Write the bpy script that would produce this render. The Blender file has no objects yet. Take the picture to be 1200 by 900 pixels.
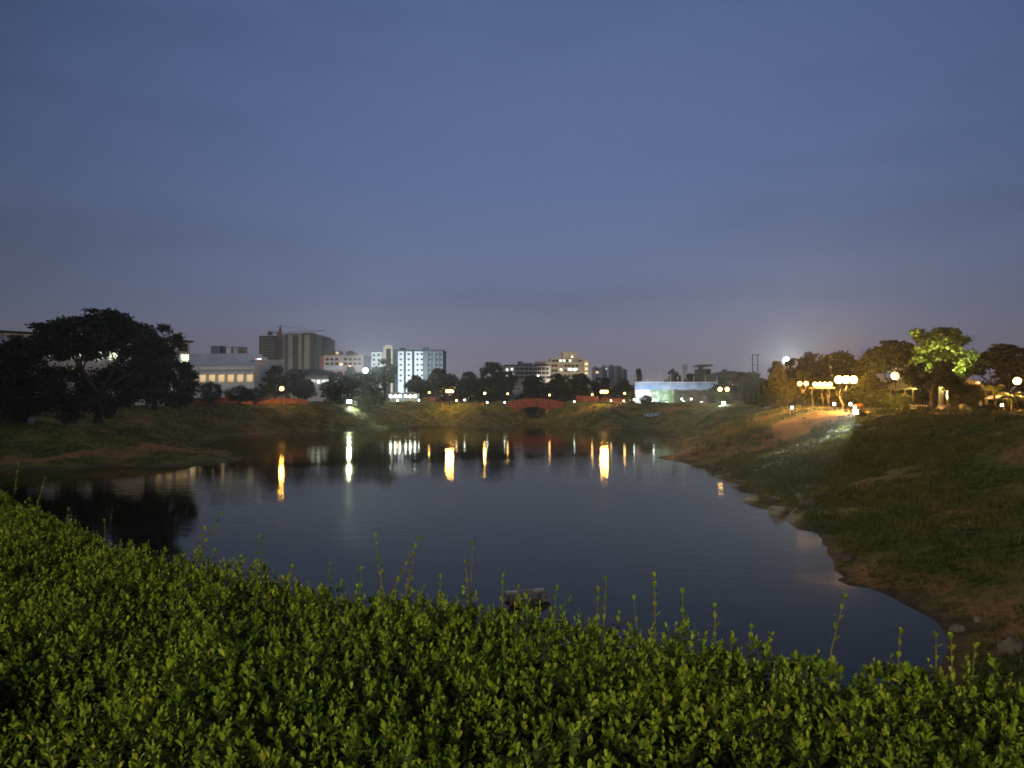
import bpy, math, random
import numpy as np
from mathutils import Vector, Matrix

# ------------------------------------------------------------------ camera, sky, sun, exposure
S = bpy.context.scene
COL = S.collection
F, HY, CX, CAMZ = 924.0, 462.0, 600.0, 6.0        # focal length in photo pixels, horizon row, centre column, eye height over water

cam_d = bpy.data.cameras.new('camera'); cam = bpy.data.objects.new('camera', cam_d); COL.objects.link(cam)
cam_d.sensor_width = 36; cam_d.lens = 36 * F / 1200; cam_d.clip_start = 0.05; cam_d.clip_end = 6000
cam.location = (0, 0, CAMZ); cam.rotation_euler = (math.radians(90 + 0.744), 0, 0)
S.camera = cam

SUN_EL, SUN_AZ = math.radians(24), math.radians(238)    # dusk afterglow behind the viewer
W = bpy.data.worlds.new('World'); S.world = W; W.use_nodes = True
nt = W.node_tree; N = nt.nodes; L = nt.links
for n in list(N): N.remove(n)
out = N.new('ShaderNodeOutputWorld')
sky = N.new('ShaderNodeTexSky'); sky.sky_type = 'NISHITA'; sky.sun_disc = False
sky.sun_elevation = math.radians(1.0); sky.sun_rotation = SUN_AZ; sky.ozone_density = 3.0; sky.dust_density = 1.5
b1 = N.new('ShaderNodeBackground'); b1.inputs['Strength'].default_value = 0.05
L.new(sky.outputs[0], b1.inputs[0])
tc = N.new('ShaderNodeTexCoord'); sep = N.new('ShaderNodeSeparateXYZ'); L.new(tc.outputs['Generated'], sep.inputs[0])
ramp = N.new('ShaderNodeValToRGB'); L.new(sep.outputs['Z'], ramp.inputs[0])
cr = ramp.color_ramp
stops = [(0.0, (0.245, 0.210, 0.238)), (0.04, (0.195, 0.184, 0.240)), (0.11, (0.128, 0.146, 0.248)), (0.26, (0.097, 0.131, 0.262)),
         (0.45, (0.087, 0.130, 0.282)), (1.0, (0.058, 0.098, 0.235))]
cr.elements[0].position = stops[0][0]; cr.elements[0].color = (*stops[0][1], 1)
cr.elements[1].position = stops[-1][0]; cr.elements[1].color = (*stops[-1][1], 1)
for p, c in stops[1:-1]:
    e = cr.elements.new(p); e.color = (*c, 1)
# thin streaks of dusk cloud and darkening to both sides in place of lens falloff
mp = N.new('ShaderNodeMapping'); mp.inputs['Scale'].default_value = (1.5, 1.5, 8); L.new(tc.outputs['Generated'], mp.inputs[0])
nz = N.new('ShaderNodeTexNoise'); nz.inputs['Scale'].default_value = 1.7; nz.inputs['Detail'].default_value = 5; L.new(mp.outputs[0], nz.inputs['Vector'])
cl = N.new('ShaderNodeMapRange'); cl.inputs['From Min'].default_value = 0.47; cl.inputs['From Max'].default_value = 0.66
cl.inputs['To Min'].default_value = 1.0; cl.inputs['To Max'].default_value = 0.87; L.new(nz.outputs['Fac'], cl.inputs['Value'])
nm = N.new('ShaderNodeVectorMath'); nm.operation = 'DOT_PRODUCT'; nm.inputs[1].default_value = (0.06, 1, 0.10)
L.new(tc.outputs['Generated'], nm.inputs[0])
az = N.new('ShaderNodeMapRange'); az.inputs['From Min'].default_value = 0.72; az.inputs['From Max'].default_value = 1.0
az.inputs['To Min'].default_value = 0.40; az.inputs['To Max'].default_value = 1.08; L.new(nm.outputs['Value'], az.inputs['Value'])
mul = N.new('ShaderNodeMath'); mul.operation = 'MULTIPLY'; L.new(cl.outputs[0], mul.inputs[0]); L.new(az.outputs[0], mul.inputs[1])
b2 = N.new('ShaderNodeBackground'); L.new(ramp.outputs[0], b2.inputs[0]); L.new(mul.outputs[0], b2.inputs[1])
add = N.new('ShaderNodeAddShader'); L.new(b1.outputs[0], add.inputs[0]); L.new(b2.outputs[0], add.inputs[1])
L.new(add.outputs[0], out.inputs['Surface'])

sd = bpy.data.lights.new('afterglow', 'SUN'); sd.energy = 0.6; sd.angle = math.radians(35); sd.color = (1.0, 0.83, 0.56)
so = bpy.data.objects.new('afterglow', sd); COL.objects.link(so)
so.rotation_euler = (math.radians(90) - SUN_EL, 0, math.radians(-58))

S.view_settings.view_transform = 'Standard'; S.view_settings.look = 'None'; S.view_settings.gamma = 1
S.view_settings.exposure = 0.0; S.view_settings.use_curve_mapping = False
S.render.engine = 'CYCLES'
cy = S.cycles
cy.use_denoising = True; cy.max_bounces = 6; cy.diffuse_bounces = 2; cy.glossy_bounces = 3; cy.transmission_bounces = 2; cy.transparent_max_bounces = 8
cy.volume_bounces = 0; cy.sample_clamp_indirect = 2.5; cy.sample_clamp_direct = 0
cy.filter_width = 1.7; cy.caustics_reflective = False; cy.caustics_refractive = False
cy.use_adaptive_sampling = True; cy.adaptive_threshold = 0.015

# ------------------------------------------------------------------ helpers
def gx(px, D): return (px - CX) / F * D
def gz(py, D): return CAMZ + (HY - py) / F * D

def link(o, parent=None):
    COL.objects.link(o)
    if parent is not None: o.parent = parent
    return o

def mesh_np(name, V, Fq, smooth=False):
    """V (n,3) float, Fq (m,k) int, all faces with k corners."""
    me = bpy.data.meshes.new(name); V = np.asarray(V, np.float32); Fq = np.asarray(Fq, np.int32)
    m, k = Fq.shape
    me.vertices.add(len(V)); me.vertices.foreach_set('co', V.ravel())
    me.loops.add(m * k); me.loops.foreach_set('vertex_index', Fq.ravel())
    me.polygons.add(m); me.polygons.foreach_set('loop_start', np.arange(0, m * k, k, dtype=np.int32))
    me.polygons.foreach_set('loop_total', np.full(m, k, np.int32))
    if smooth: me.polygons.foreach_set('use_smooth', np.ones(m, bool))
    me.update(calc_edges=True); me.validate()
    return me

class MB:
    def __init__(s): s.v = []; s.f = []
    def add(s, vs, fs):
        b = len(s.v); s.v += [tuple(p) for p in vs]; s.f += [tuple(i + b for i in q) for q in fs]
    def box(s, x0, x1, y0, y1, z0, z1, M=None):
        vs = [(x, y, z) for z in (z0, z1) for y in (y0, y1) for x in (x0, x1)]
        if M is not None: vs = [M @ Vector(p) for p in vs]
        s.add(vs, [(0, 2, 3, 1), (4, 5, 7, 6), (0, 1, 5, 4), (2, 6, 7, 3), (0, 4, 6, 2), (1, 3, 7, 5)]); return s
    def tube(s, pts, rs, n=8, cap=True):
        pts = [Vector(p) for p in pts]
        if not hasattr(rs, '__len__'): rs = [rs] * len(pts)
        rings = []
        up = Vector((0, 0, 1))
        for i, p in enumerate(pts):
            d = (pts[min(i + 1, len(pts) - 1)] - pts[max(i - 1, 0)]).normalized()
            a = d.cross(up)
            if a.length < 0.05: a = d.cross(Vector((0, 1, 0)))
            a.normalize(); b = d.cross(a)
            rings.append([p + (a * math.cos(t) + b * math.sin(t)) * rs[i] for t in [2 * math.pi * k / n for k in range(n)]])
        vs = [q for r in rings for q in r]; fs = []
        for i in range(len(pts) - 1):
            for k in range(n):
                fs.append((i * n + k, i * n + (k + 1) % n, (i + 1) * n + (k + 1) % n, (i + 1) * n + k))
        if cap:
            fs.append(tuple(range(n))); fs.append(tuple(reversed([(len(pts) - 1) * n + k for k in range(n)])))
        s.add(vs, fs); return s
    def lathe(s, prof, c=(0, 0, 0), n=16):
        vs = []; fs = []
        for r, z in prof:
            for k in range(n):
                t = 2 * math.pi * k / n; vs.append((c[0] + r * math.cos(t), c[1] + r * math.sin(t), c[2] + z))
        for i in range(len(prof) - 1):
            for k in range(n):
                fs.append((i * n + k, i * n + (k + 1) % n, (i + 1) * n + (k + 1) % n, (i + 1) * n + k))
        fs.append(tuple(reversed(range(n)))); fs.append(tuple((len(prof) - 1) * n + k for k in range(n)))
        s.add(vs, fs); return s
    def ball(s, c, r, n=12, m=8, sz=1.0):
        prof = [(max(1e-3, r * math.sin(math.pi * i / m)), -r * sz * math.cos(math.pi * i / m)) for i in range(m + 1)]
        return s.lathe(prof, c, n)
    def prism(s, poly, y0, y1):
        """poly in (x, z), extruded along y"""
        n = len(poly)
        vs = [(x, y0, z) for x, z in poly] + [(x, y1, z) for x, z in poly]
        fs = [tuple(range(n)), tuple(reversed(range(n, 2 * n)))]
        for i in range(n):
            j = (i + 1) % n; fs.append((i, i + n, j + n, j))
        s.add(vs, fs); return s
    def mesh(s, name, smooth=False):
        me = bpy.data.meshes.new(name); me.from_pydata(s.v, [], s.f); me.update(); me.validate()
        if smooth:
            me.polygons.foreach_set('use_smooth', np.ones(len(me.polygons), bool))
        return me
    def build(s, name, mat, parent=None, loc=(0, 0, 0), smooth=False):
        me = s.mesh(name, smooth); me.materials.append(mat)
        o = bpy.data.objects.new(name, me); o.location = loc; return link(o, parent)

def part(name, me, parent, loc=(0, 0, 0), rz=0.0, scale=None):
    o = bpy.data.objects.new(name, me); o.location = loc; o.rotation_euler = (0, 0, rz)
    if scale: o.scale = scale
    return link(o, parent)

def tag(o, label=None, cat=None, group=None, kind=None):
    if label: o['label'] = label
    if cat: o['category'] = cat
    if group: o['group'] = group
    if kind: o['kind'] = kind
    return o

def thing(name, label, cat, loc=(0, 0, 0), rz=0.0, group=None, scale=None):
    o = bpy.data.objects.new(name, None); o.location = loc; o.rotation_euler = (0, 0, rz); o.empty_display_size = 0.3; o['kind'] = 'thing'
    if scale: o.scale = scale
    link(o); return tag(o, label, cat, group)

def copy_tree(o, parent=None):
    c = o.copy(); COL.objects.link(c)
    if parent is not None: c.parent = parent
    for ch in o.children: copy_tree(ch, c)
    return c

# ------------------------------------------------------------------ materials
def base_mat(name):
    m = bpy.data.materials.new(name); m.use_nodes = True
    return m, m.node_tree, m.node_tree.nodes['Principled BSDF']

def mat(name, c, rough=0.7, var=0.25, scale=3.0, bump=0.0, metal=0.0, spec=0.3, c2=None, detail=5):
    """plain surface whose colour is broken up by two sizes of noise (dirt, weather)"""
    m, t, p = base_mat(name); n = t.nodes; l = t.links
    tc = n.new('ShaderNodeTexCoord')
    nz = n.new('ShaderNodeTexNoise'); nz.inputs['Scale'].default_value = scale; nz.inputs['Detail'].default_value = detail
    nz.inputs['Roughness'].default_value = 0.65
    l.new(tc.outputs['Object'], nz.inputs['Vector'])
    rp = n.new('ShaderNodeValToRGB'); l.new(nz.outputs['Fac'], rp.inputs[0])
    a = c2 or tuple(max(0, x * (1 - var)) for x in c); b = tuple(min(1, x * (1 + var * 0.6)) for x in c)
    rp.color_ramp.elements[0].position = 0.32; rp.color_ramp.elements[0].color = (*a, 1)
    rp.color_ramp.elements[1].position = 0.66; rp.color_ramp.elements[1].color = (*b, 1)
    l.new(rp.outputs[0], p.inputs['Base Color'])
    p.inputs['Roughness'].default_value = rough; p.inputs['Metallic'].default_value = metal
    p.inputs['Specular IOR Level'].default_value = spec
    if bump:
        bp = n.new('ShaderNodeBump'); bp.inputs['Strength'].default_value = bump; bp.inputs['Distance'].default_value = 0.05
        l.new(nz.outputs['Fac'], bp.inputs['Height']); l.new(bp.outputs[0], p.inputs['Normal'])
    return m

def glow(name, c, e, var=0.0, scale=2.0):
    m, t, p = base_mat(name); n = t.nodes; l = t.links
    p.inputs['Base Color'].default_value = (0.8, 0.8, 0.78, 1); p.inputs['Roughness'].default_value = 0.4
    p.inputs['Emission Color'].default_value = (*c, 1); p.inputs['Emission Strength'].default_value = e
    if var:      # a room seen through a pane: uneven inside
        tc = n.new('ShaderNodeTexCoord'); nz = n.new('ShaderNodeTexNoise'); nz.inputs['Scale'].default_value = scale; nz.inputs['Detail'].default_value = 3
        l.new(tc.outputs['Object'], nz.inputs['Vector'])
        mr = n.new('ShaderNodeMapRange'); mr.inputs['From Min'].default_value = 0.3; mr.inputs['From Max'].default_value = 0.7
        mr.inputs['To Min'].default_value = e * (1 - var); mr.inputs['To Max'].default_value = e * (1 + var)
        l.new(nz.outputs['Fac'], mr.inputs['Value']); l.new(mr.outputs[0], p.inputs['Emission Strength'])
    return m

def leaf_mat(name, cols, rough=0.5, trans=0.35, spec=0.25, pos_scale=0.0):
    m, t, p = base_mat(name); n = t.nodes; l = t.links
    ge = n.new('ShaderNodeNewGeometry'); rp = n.new('ShaderNodeValToRGB')
    if pos_scale:
        tc = n.new('ShaderNodeTexCoord'); nz = n.new('ShaderNodeTexNoise'); nz.inputs['Scale'].default_value = pos_scale; nz.inputs['Detail'].default_value = 3
        l.new(tc.outputs['Object'], nz.inputs['Vector'])
        mx = n.new('ShaderNodeMix'); mx.inputs[0].default_value = 0.5
        l.new(ge.outputs['Random Per Island'], mx.inputs[2]); l.new(nz.outputs['Fac'], mx.inputs[3]); l.new(mx.outputs[0], rp.inputs[0])
    else:
        l.new(ge.outputs['Random Per Island'], rp.inputs[0])
    e = rp.color_ramp.elements
    e[0].position = 0.1; e[0].color = (*cols[0], 1); e[1].position = 0.9; e[1].color = (*cols[-1], 1)
    for i, c in enumerate(cols[1:-1]):
        q = e.new(0.1 + 0.8 * (i + 1) / (len(cols) - 1)); q.color = (*c, 1)
    l.new(rp.outputs[0], p.inputs['Base Color']); p.inputs['Roughness'].default_value = rough
    p.inputs['Specular IOR Level'].default_value = spec
    tr = n.new('ShaderNodeBsdfTranslucent'); l.new(rp.outputs[0], tr.inputs[0])
    mx = n.new('ShaderNodeMixShader'); mx.inputs[0].default_value = trans
    l.new(p.outputs[0], mx.inputs[1]); l.new(tr.outputs[0], mx.inputs[2])
    l.new(mx.outputs[0], n['Material Output'].inputs['Surface'])
    return m

def globe_glass(name, c, e):
    """frosted lamp glass: glows and lets the bulb's light through"""
    m = bpy.data.materials.new(name); m.use_nodes = True; n = m.node_tree.nodes; l = m.node_tree.links; n.remove(n['Principled BSDF'])
    em = n.new('ShaderNodeEmission'); em.inputs[0].default_value = (*c, 1); em.inputs[1].default_value = e
    tr = n.new('ShaderNodeBsdfTransparent'); ad = n.new('ShaderNodeAddShader'); l.new(em.outputs[0], ad.inputs[0]); l.new(tr.outputs[0], ad.inputs[1])
    l.new(ad.outputs[0], n['Material Output'].inputs['Surface']); return m

M = dict(
    white_wall=mat('white_wall', (0.76, 0.83, 0.92), 0.7, 0.16, 0.5),
    pale_blue_wall=mat('pale_blue_wall', (0.46, 0.57, 0.74), 0.7, 0.2, 0.3),
    tank_blue=mat('tank_blue', (0.13, 0.19, 0.27), 0.6, 0.2, 0.6),
    concrete=mat('concrete', (0.24, 0.205, 0.165), 0.85, 0.25, 0.25),
    concrete_dark=mat('concrete_dark', (0.115, 0.10, 0.085), 0.85, 0.3, 0.3),
    concrete_light=mat('concrete_light', (0.40, 0.34, 0.26), 0.85, 0.2, 0.3),
    netting=mat('netting', (0.10, 0.115, 0.065), 0.9, 0.3, 0.4),
    pink_wall=mat('pink_wall', (0.50, 0.40, 0.36), 0.8, 0.2, 0.4),
    red_brick=mat('red_brick', (0.30, 0.12, 0.09), 0.85, 0.25, 0.8),
    dark_roof=mat('dark_roof', (0.035, 0.04, 0.045), 0.6, 0.3, 0.6),
    slate_trim=mat('slate_trim', (0.05, 0.07, 0.105), 0.7, 0.2, 0.6),
    slate_wall=mat('slate_wall', (0.20, 0.245, 0.29), 0.75, 0.2, 0.3),
    beige_wall=mat('beige_wall', (0.46, 0.40, 0.30), 0.8, 0.2, 0.3),
    beige_light=mat('beige_light', (0.62, 0.55, 0.42), 0.8, 0.15, 0.3),
    grey_tower=mat('grey_tower', (0.38, 0.38, 0.40), 0.8, 0.15, 0.1),
    brown_wall=mat('brown_wall', (0.16, 0.085, 0.055), 0.85, 0.3, 0.4),
    red_paint=mat('red_paint', (0.23, 0.078, 0.058), 0.75, 0.5, 1.5, bump=0.2),
    pale_stone=mat('pale_stone', (0.50, 0.42, 0.33), 0.85, 0.3, 1.5, bump=0.3),
    earth_wall=mat('earth_wall', (0.36, 0.17, 0.08), 0.85, 0.3, 0.9, bump=0.2),
    glass_dark=mat('glass_dark', (0.022, 0.026, 0.034), 0.15, 0.3, 1.0, spec=0.5),
    opening=mat('opening', (0.035, 0.03, 0.028), 0.9, 0.4, 0.8),
    iron=mat('iron', (0.03, 0.032, 0.03), 0.5, 0.3, 4, metal=0.4),
    white_metal=mat('white_metal', (0.6, 0.62, 0.62), 0.45, 0.15, 3),
    crane_red=mat('crane_red', (0.19, 0.085, 0.05), 0.6, 0.2, 2),
    grass_trim=mat('grass_trim', (0.08, 0.10, 0.03), 0.9),
    kerb=mat('kerb', (0.28, 0.25, 0.19), 0.85, 0.3, 1.2, bump=0.2),
    thatch=mat('thatch', (0.22, 0.19, 0.085), 0.95, 0.4, 5, bump=0.5),
    bark=mat('bark', (0.055, 0.043, 0.03), 0.9, 0.35, 6, bump=0.5),
    pale_bark=mat('pale_bark', (0.30, 0.27, 0.17), 0.9, 0.3, 6, bump=0.4),
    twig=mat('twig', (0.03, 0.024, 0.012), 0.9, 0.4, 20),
    shoot_stem=mat('shoot_stem', (0.075, 0.065, 0.025), 0.8, 0.3, 20),
    rock=mat('rock', (0.40, 0.39, 0.34), 0.9, 0.5, 4, bump=0.5),
    worn_rock=mat('worn_rock', (0.20, 0.18, 0.14), 0.9, 0.45, 5, bump=0.6),
    brown_rock=mat('brown_rock', (0.12, 0.10, 0.075), 0.9, 0.35, 4, bump=0.5),
    boat_blue=mat('boat_blue', (0.12, 0.30, 0.46), 0.45, 0.25, 2),
    boat_rim=mat('boat_rim', (0.66, 0.74, 0.78), 0.5, 0.2, 2),
    timber=mat('timber', (0.27, 0.18, 0.10), 0.8, 0.3, 8, bump=0.3),
    pale_timber=mat('pale_timber', (0.27, 0.26, 0.20), 0.8, 0.3, 8, bump=0.3),
    blue_cloth=mat('blue_cloth', (0.13, 0.30, 0.48), 0.9, 0.2, 8),
    dark_cloth=mat('dark_cloth', (0.05, 0.055, 0.07), 0.9, 0.2, 8),
    skin=mat('skin', (0.28, 0.16, 0.10), 0.6, 0.1, 6),
    hair=mat('hair', (0.012, 0.010, 0.009), 0.6, 0.2, 20),
    foam=mat('foam', (0.42, 0.43, 0.42), 0.9, 0.3, 5),
    canvas=mat('canvas', (0.70, 0.70, 0.70), 0.85, 0.1, 2),
    orange_flower=leaf_mat('orange_flower', [(0.45, 0.12, 0.02), (0.6, 0.25, 0.04)]),
    warm_globe=globe_glass('warm_globe', (1.0, 0.55, 0.16), 9),
    orange_globe=globe_glass('orange_globe', (1.0, 0.46, 0.09), 9),
    path_globe=globe_glass('path_globe', (1.0, 0.84, 0.5), 9),
    dim_globe=globe_glass('dim_globe', (1.0, 0.6, 0.2), 6),
    yellow_globe=globe_glass('yellow_globe', (1.0, 0.54, 0.13), 11),
    small_warm=glow('small_warm', (1.0, 0.72, 0.38), 16),
    small_white=glow('small_white', (0.88, 1.0, 0.95), 16),
    flood_white=globe_glass('flood_white', (0.80, 0.97, 1.0), 30),
    stall_white=glow('stall_white', (0.86, 1.0, 0.96), 30),
    spot_face=glow('spot_face', (0.85, 1.0, 0.92), 60),
    lit_green_white=glow('lit_green_white', (0.78, 0.92, 0.60), 1.6, 0.45, 1.2),
    lit_yellow=glow('lit_yellow', (1.0, 0.66, 0.24), 0.62, 0.5, 0.9),
    lit_warm=glow('lit_warm', (1.0, 0.74, 0.38), 1.1, 0.4, 0.5),
    lit_pale=glow('lit_pale', (0.85, 0.95, 0.80), 1.5, 0.4, 0.5),
    lit_bright=glow('lit_bright', (0.80, 1.0, 0.95), 14.0, 0.3, 0.5),
    lit_blue=glow('lit_blue', (0.45, 0.55, 1.0), 3.0),
    lit_red=glow('lit_red', (1.0, 0.16, 0.05), 1.6),
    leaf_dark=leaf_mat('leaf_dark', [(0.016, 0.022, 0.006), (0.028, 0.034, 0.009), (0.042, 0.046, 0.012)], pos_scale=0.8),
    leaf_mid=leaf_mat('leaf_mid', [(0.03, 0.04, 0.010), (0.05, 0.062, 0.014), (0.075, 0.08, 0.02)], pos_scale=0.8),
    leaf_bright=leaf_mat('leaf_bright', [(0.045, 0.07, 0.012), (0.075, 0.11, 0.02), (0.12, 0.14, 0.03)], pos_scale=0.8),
    leaf_old=leaf_mat('leaf_old', [(0.012, 0.022, 0.005), (0.024, 0.042, 0.008), (0.040, 0.058, 0.010), (0.055, 0.042, 0.014)], rough=0.6, trans=0.1, spec=0.1, pos_scale=2.2),  # old inner leaves, darkened to stand for shade in the gaps
    leaf_hedge=leaf_mat('leaf_hedge', [(0.026, 0.062, 0.007), (0.058, 0.112, 0.010), (0.102, 0.158, 0.013), (0.160, 0.200, 0.020), (0.12, 0.08, 0.03)], rough=0.55, trans=0.18, spec=0.16, pos_scale=2.2),
)

# ------------------------------------------------------------------ terrain
def wpt(px, py):
    D = F * CAMZ / (py - HY); return (gx(px, D), D)
shore_px = [(0, 552), (80, 550), (150, 546.5), (185, 549), (230, 546.5), (262, 542), (287, 537), (284, 531.5), (255, 527), (238, 521), (262, 514),
            (330, 509), (400, 506), (440, 504), (462, 502), (500, 499), (520, 499), (560, 502), (590, 504), (602, 500), (613, 497), (640, 497),
            (655, 501), (700, 503.5), (740, 504.5), (765, 502.5), (785, 508), (796, 516), (784, 522), (802, 528), (774, 536), (800, 542.5), (832, 548),
            (846, 558), (858, 571), (882, 580), (872, 586), (905, 604), (950, 626), (966, 641), (976, 652), (986, 663), (1030, 696), (1070, 716),
            (1090, 726), (1110, 741), (1124, 749), (1117, 768)]
near_shore = [(8.9, 16.6), (7.4, 14.6), (3, 12.6), (-3, 12.2), (-10, 12.4), (-18, 14), (-27, 18), (-38, 27), (-50, 38), (-55, 50), (-50, 59)]
LAKE = np.array([wpt(*p) for p in shore_px] + near_shore)
# roughen the shoreline
def densify(P, step=1.5, amp=0.36, seed=3):
    r = np.random.default_rng(seed); o = []
    for i in range(len(P)):
        a, b = P[i], P[(i + 1) % len(P)]; d = np.hypot(*(b - a)); n = max(1, int(d / step))
        nrm = np.array([-(b - a)[1], (b - a)[0]]) / max(d, 1e-6)
        for k in range(n):
            q = a + (b - a) * k / n
            o.append(q + (nrm * r.normal(0, amp) if k else 0))
    return np.array(o)
LAKE = densify(LAKE)

def poly_sd(X, Y, P):
    """signed distance, positive outside"""
    A = P; B = np.roll(P, -1, axis=0); best = np.full(X.shape, 1e9); ins = np.zeros(X.shape, bool)
    for (ax, ay), (bx, by) in zip(A, B):
        ex, ey = bx - ax, by - ay
        t = np.clip(((X - ax) * ex + (Y - ay) * ey) / (ex * ex + ey * ey + 1e-9), 0, 1)
        d = (X - ax - t * ex) ** 2 + (Y - ay - t * ey) ** 2
        best = np.minimum(best, d)
        if abs(ey) > 1e-9:
            c = ((ay > Y) != (by > Y)) & (X < ex * (Y - ay) / ey + ax); ins ^= c
    d = np.sqrt(best); return np.where(ins, -d, d)

def vnoise(X, Y, s, seed):
    r = np.random.default_rng(seed); T = r.random((256, 256))
    x = X / s; y = Y / s; xi = np.floor(x).astype(int); yi = np.floor(y).astype(int); fx = x - xi; fy = y - yi
    fx = fx * fx * (3 - 2 * fx); fy = fy * fy * (3 - 2 * fy)
    g = lambda a, b: T[a % 256, b % 256]
    return (g(xi, yi) * (1 - fx) + g(xi + 1, yi) * fx) * (1 - fy) + (g(xi, yi + 1) * (1 - fx) + g(xi + 1, yi + 1) * fx) * fy - 0.5

#        x,   y,  slope width, top height
CTRL = [(0, 4, 8.0, 4.3), (-20, 4, 8.0, 4.3), (14, 10, 10, 4.3), (24, 30, 19, 4.35), (38, 62, 19, 4.4), (27, 72, 13, 4.15), (30, 92, 13, 4.2), (24, 130, 12, 4.15), (10, 172, 11, 4.0),
        (-14, 172, 10, 4.0), (-34, 135, 11, 4.2), (-50, 105, 14, 4.35), (-52, 80, 20, 3.4), (-70, 70, 22, 3.5)]
def ground(X, Y):
    X = np.asarray(X, float); Y = np.asarray(Y, float)
    d = poly_sd(X, Y, LAKE)
    ws = 0; wv = 0; hv = 0
    for cx, cy_, w, h in CTRL:
        k = 1.0 / ((X - cx) ** 2 + (Y - cy_) ** 2 + 30) ** 1.6
        ws = ws + k; wv = wv + k * w; hv = hv + k * h
    w = wv / ws; h = hv / ws
    far = np.clip((d - 40) / 60, 0, 1); h = h * (1 - far) + 4.15 * far
    t = np.clip(d / w, 0, 1)
    p = 0.55 * t + 0.45 * t * t * (3 - 2 * t)
    z = h * p
    z = np.where(d < 0, np.maximum(d * 0.22, -1.6), z)
    amp = np.clip(d / 3, 0.0, 1) * np.exp(-np.maximum(d - 30, 0) / 40)
    z = z + amp * (0.75 * vnoise(X, Y, 7.0, 1) + 0.38 * vnoise(X, Y, 2.6, 2) + 0.18 * vnoise(X, Y, 1.0, 4)) * (1 - 0.5 * np.clip(t - 0.6, 0, 1))
    z = z + np.exp(-(d / 2.2) ** 2) * (0.17 * vnoise(X, Y, 2.1, 41) + 0.13 * vnoise(X, Y, 0.9, 42))      # ragged water's edge
    ch = np.clip(1.6 - np.abs(X - 4.75) / 1.9, 0, 1) * ((Y > 150) & (Y < 196)); z = np.where(ch > 0, z * (1 - ch) + np.minimum(z, 0.9) * ch, z)
    nearcam = np.exp(-((X) ** 2 + (Y) ** 2) / 40.0)
    z = z * (1 - nearcam) + np.minimum(z, 4.3) * nearcam
    return z
def g1(x, y): return float(ground(np.array([x]), np.array([y]))[0])

def axis(lo, hi, core0, core1, step, grow=1.22):
    a = list(np.arange(core0, core1 + 1e-6, step)); s = step; v = core1
    while v < hi: s *= grow; v += s; a.append(min(v, hi))
    s = step; v = core0
    while v > lo: s *= grow; v -= s; a.insert(0, max(v, lo))
    return np.array(a)
ax_x = axis(-1500, 1500, -62, 48, 0.42); ax_y = axis(-60, 1560, -3, 178, 0.5)
Xg, Yg = np.meshgrid(ax_x, ax_y)
Zg = ground(Xg, Yg)
nxv, nyv = len(ax_x), len(ax_y)
idx = np.arange(nxv * nyv).reshape(nyv, nxv)
quads = np.stack([idx[:-1, :-1], idx[:-1, 1:], idx[1:, 1:], idx[1:, :-1]], -1).reshape(-1, 4)
me = mesh_np('ground', np.stack([Xg, Yg, Zg], -1).reshape(-1, 3), quads, smooth=True)

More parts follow.
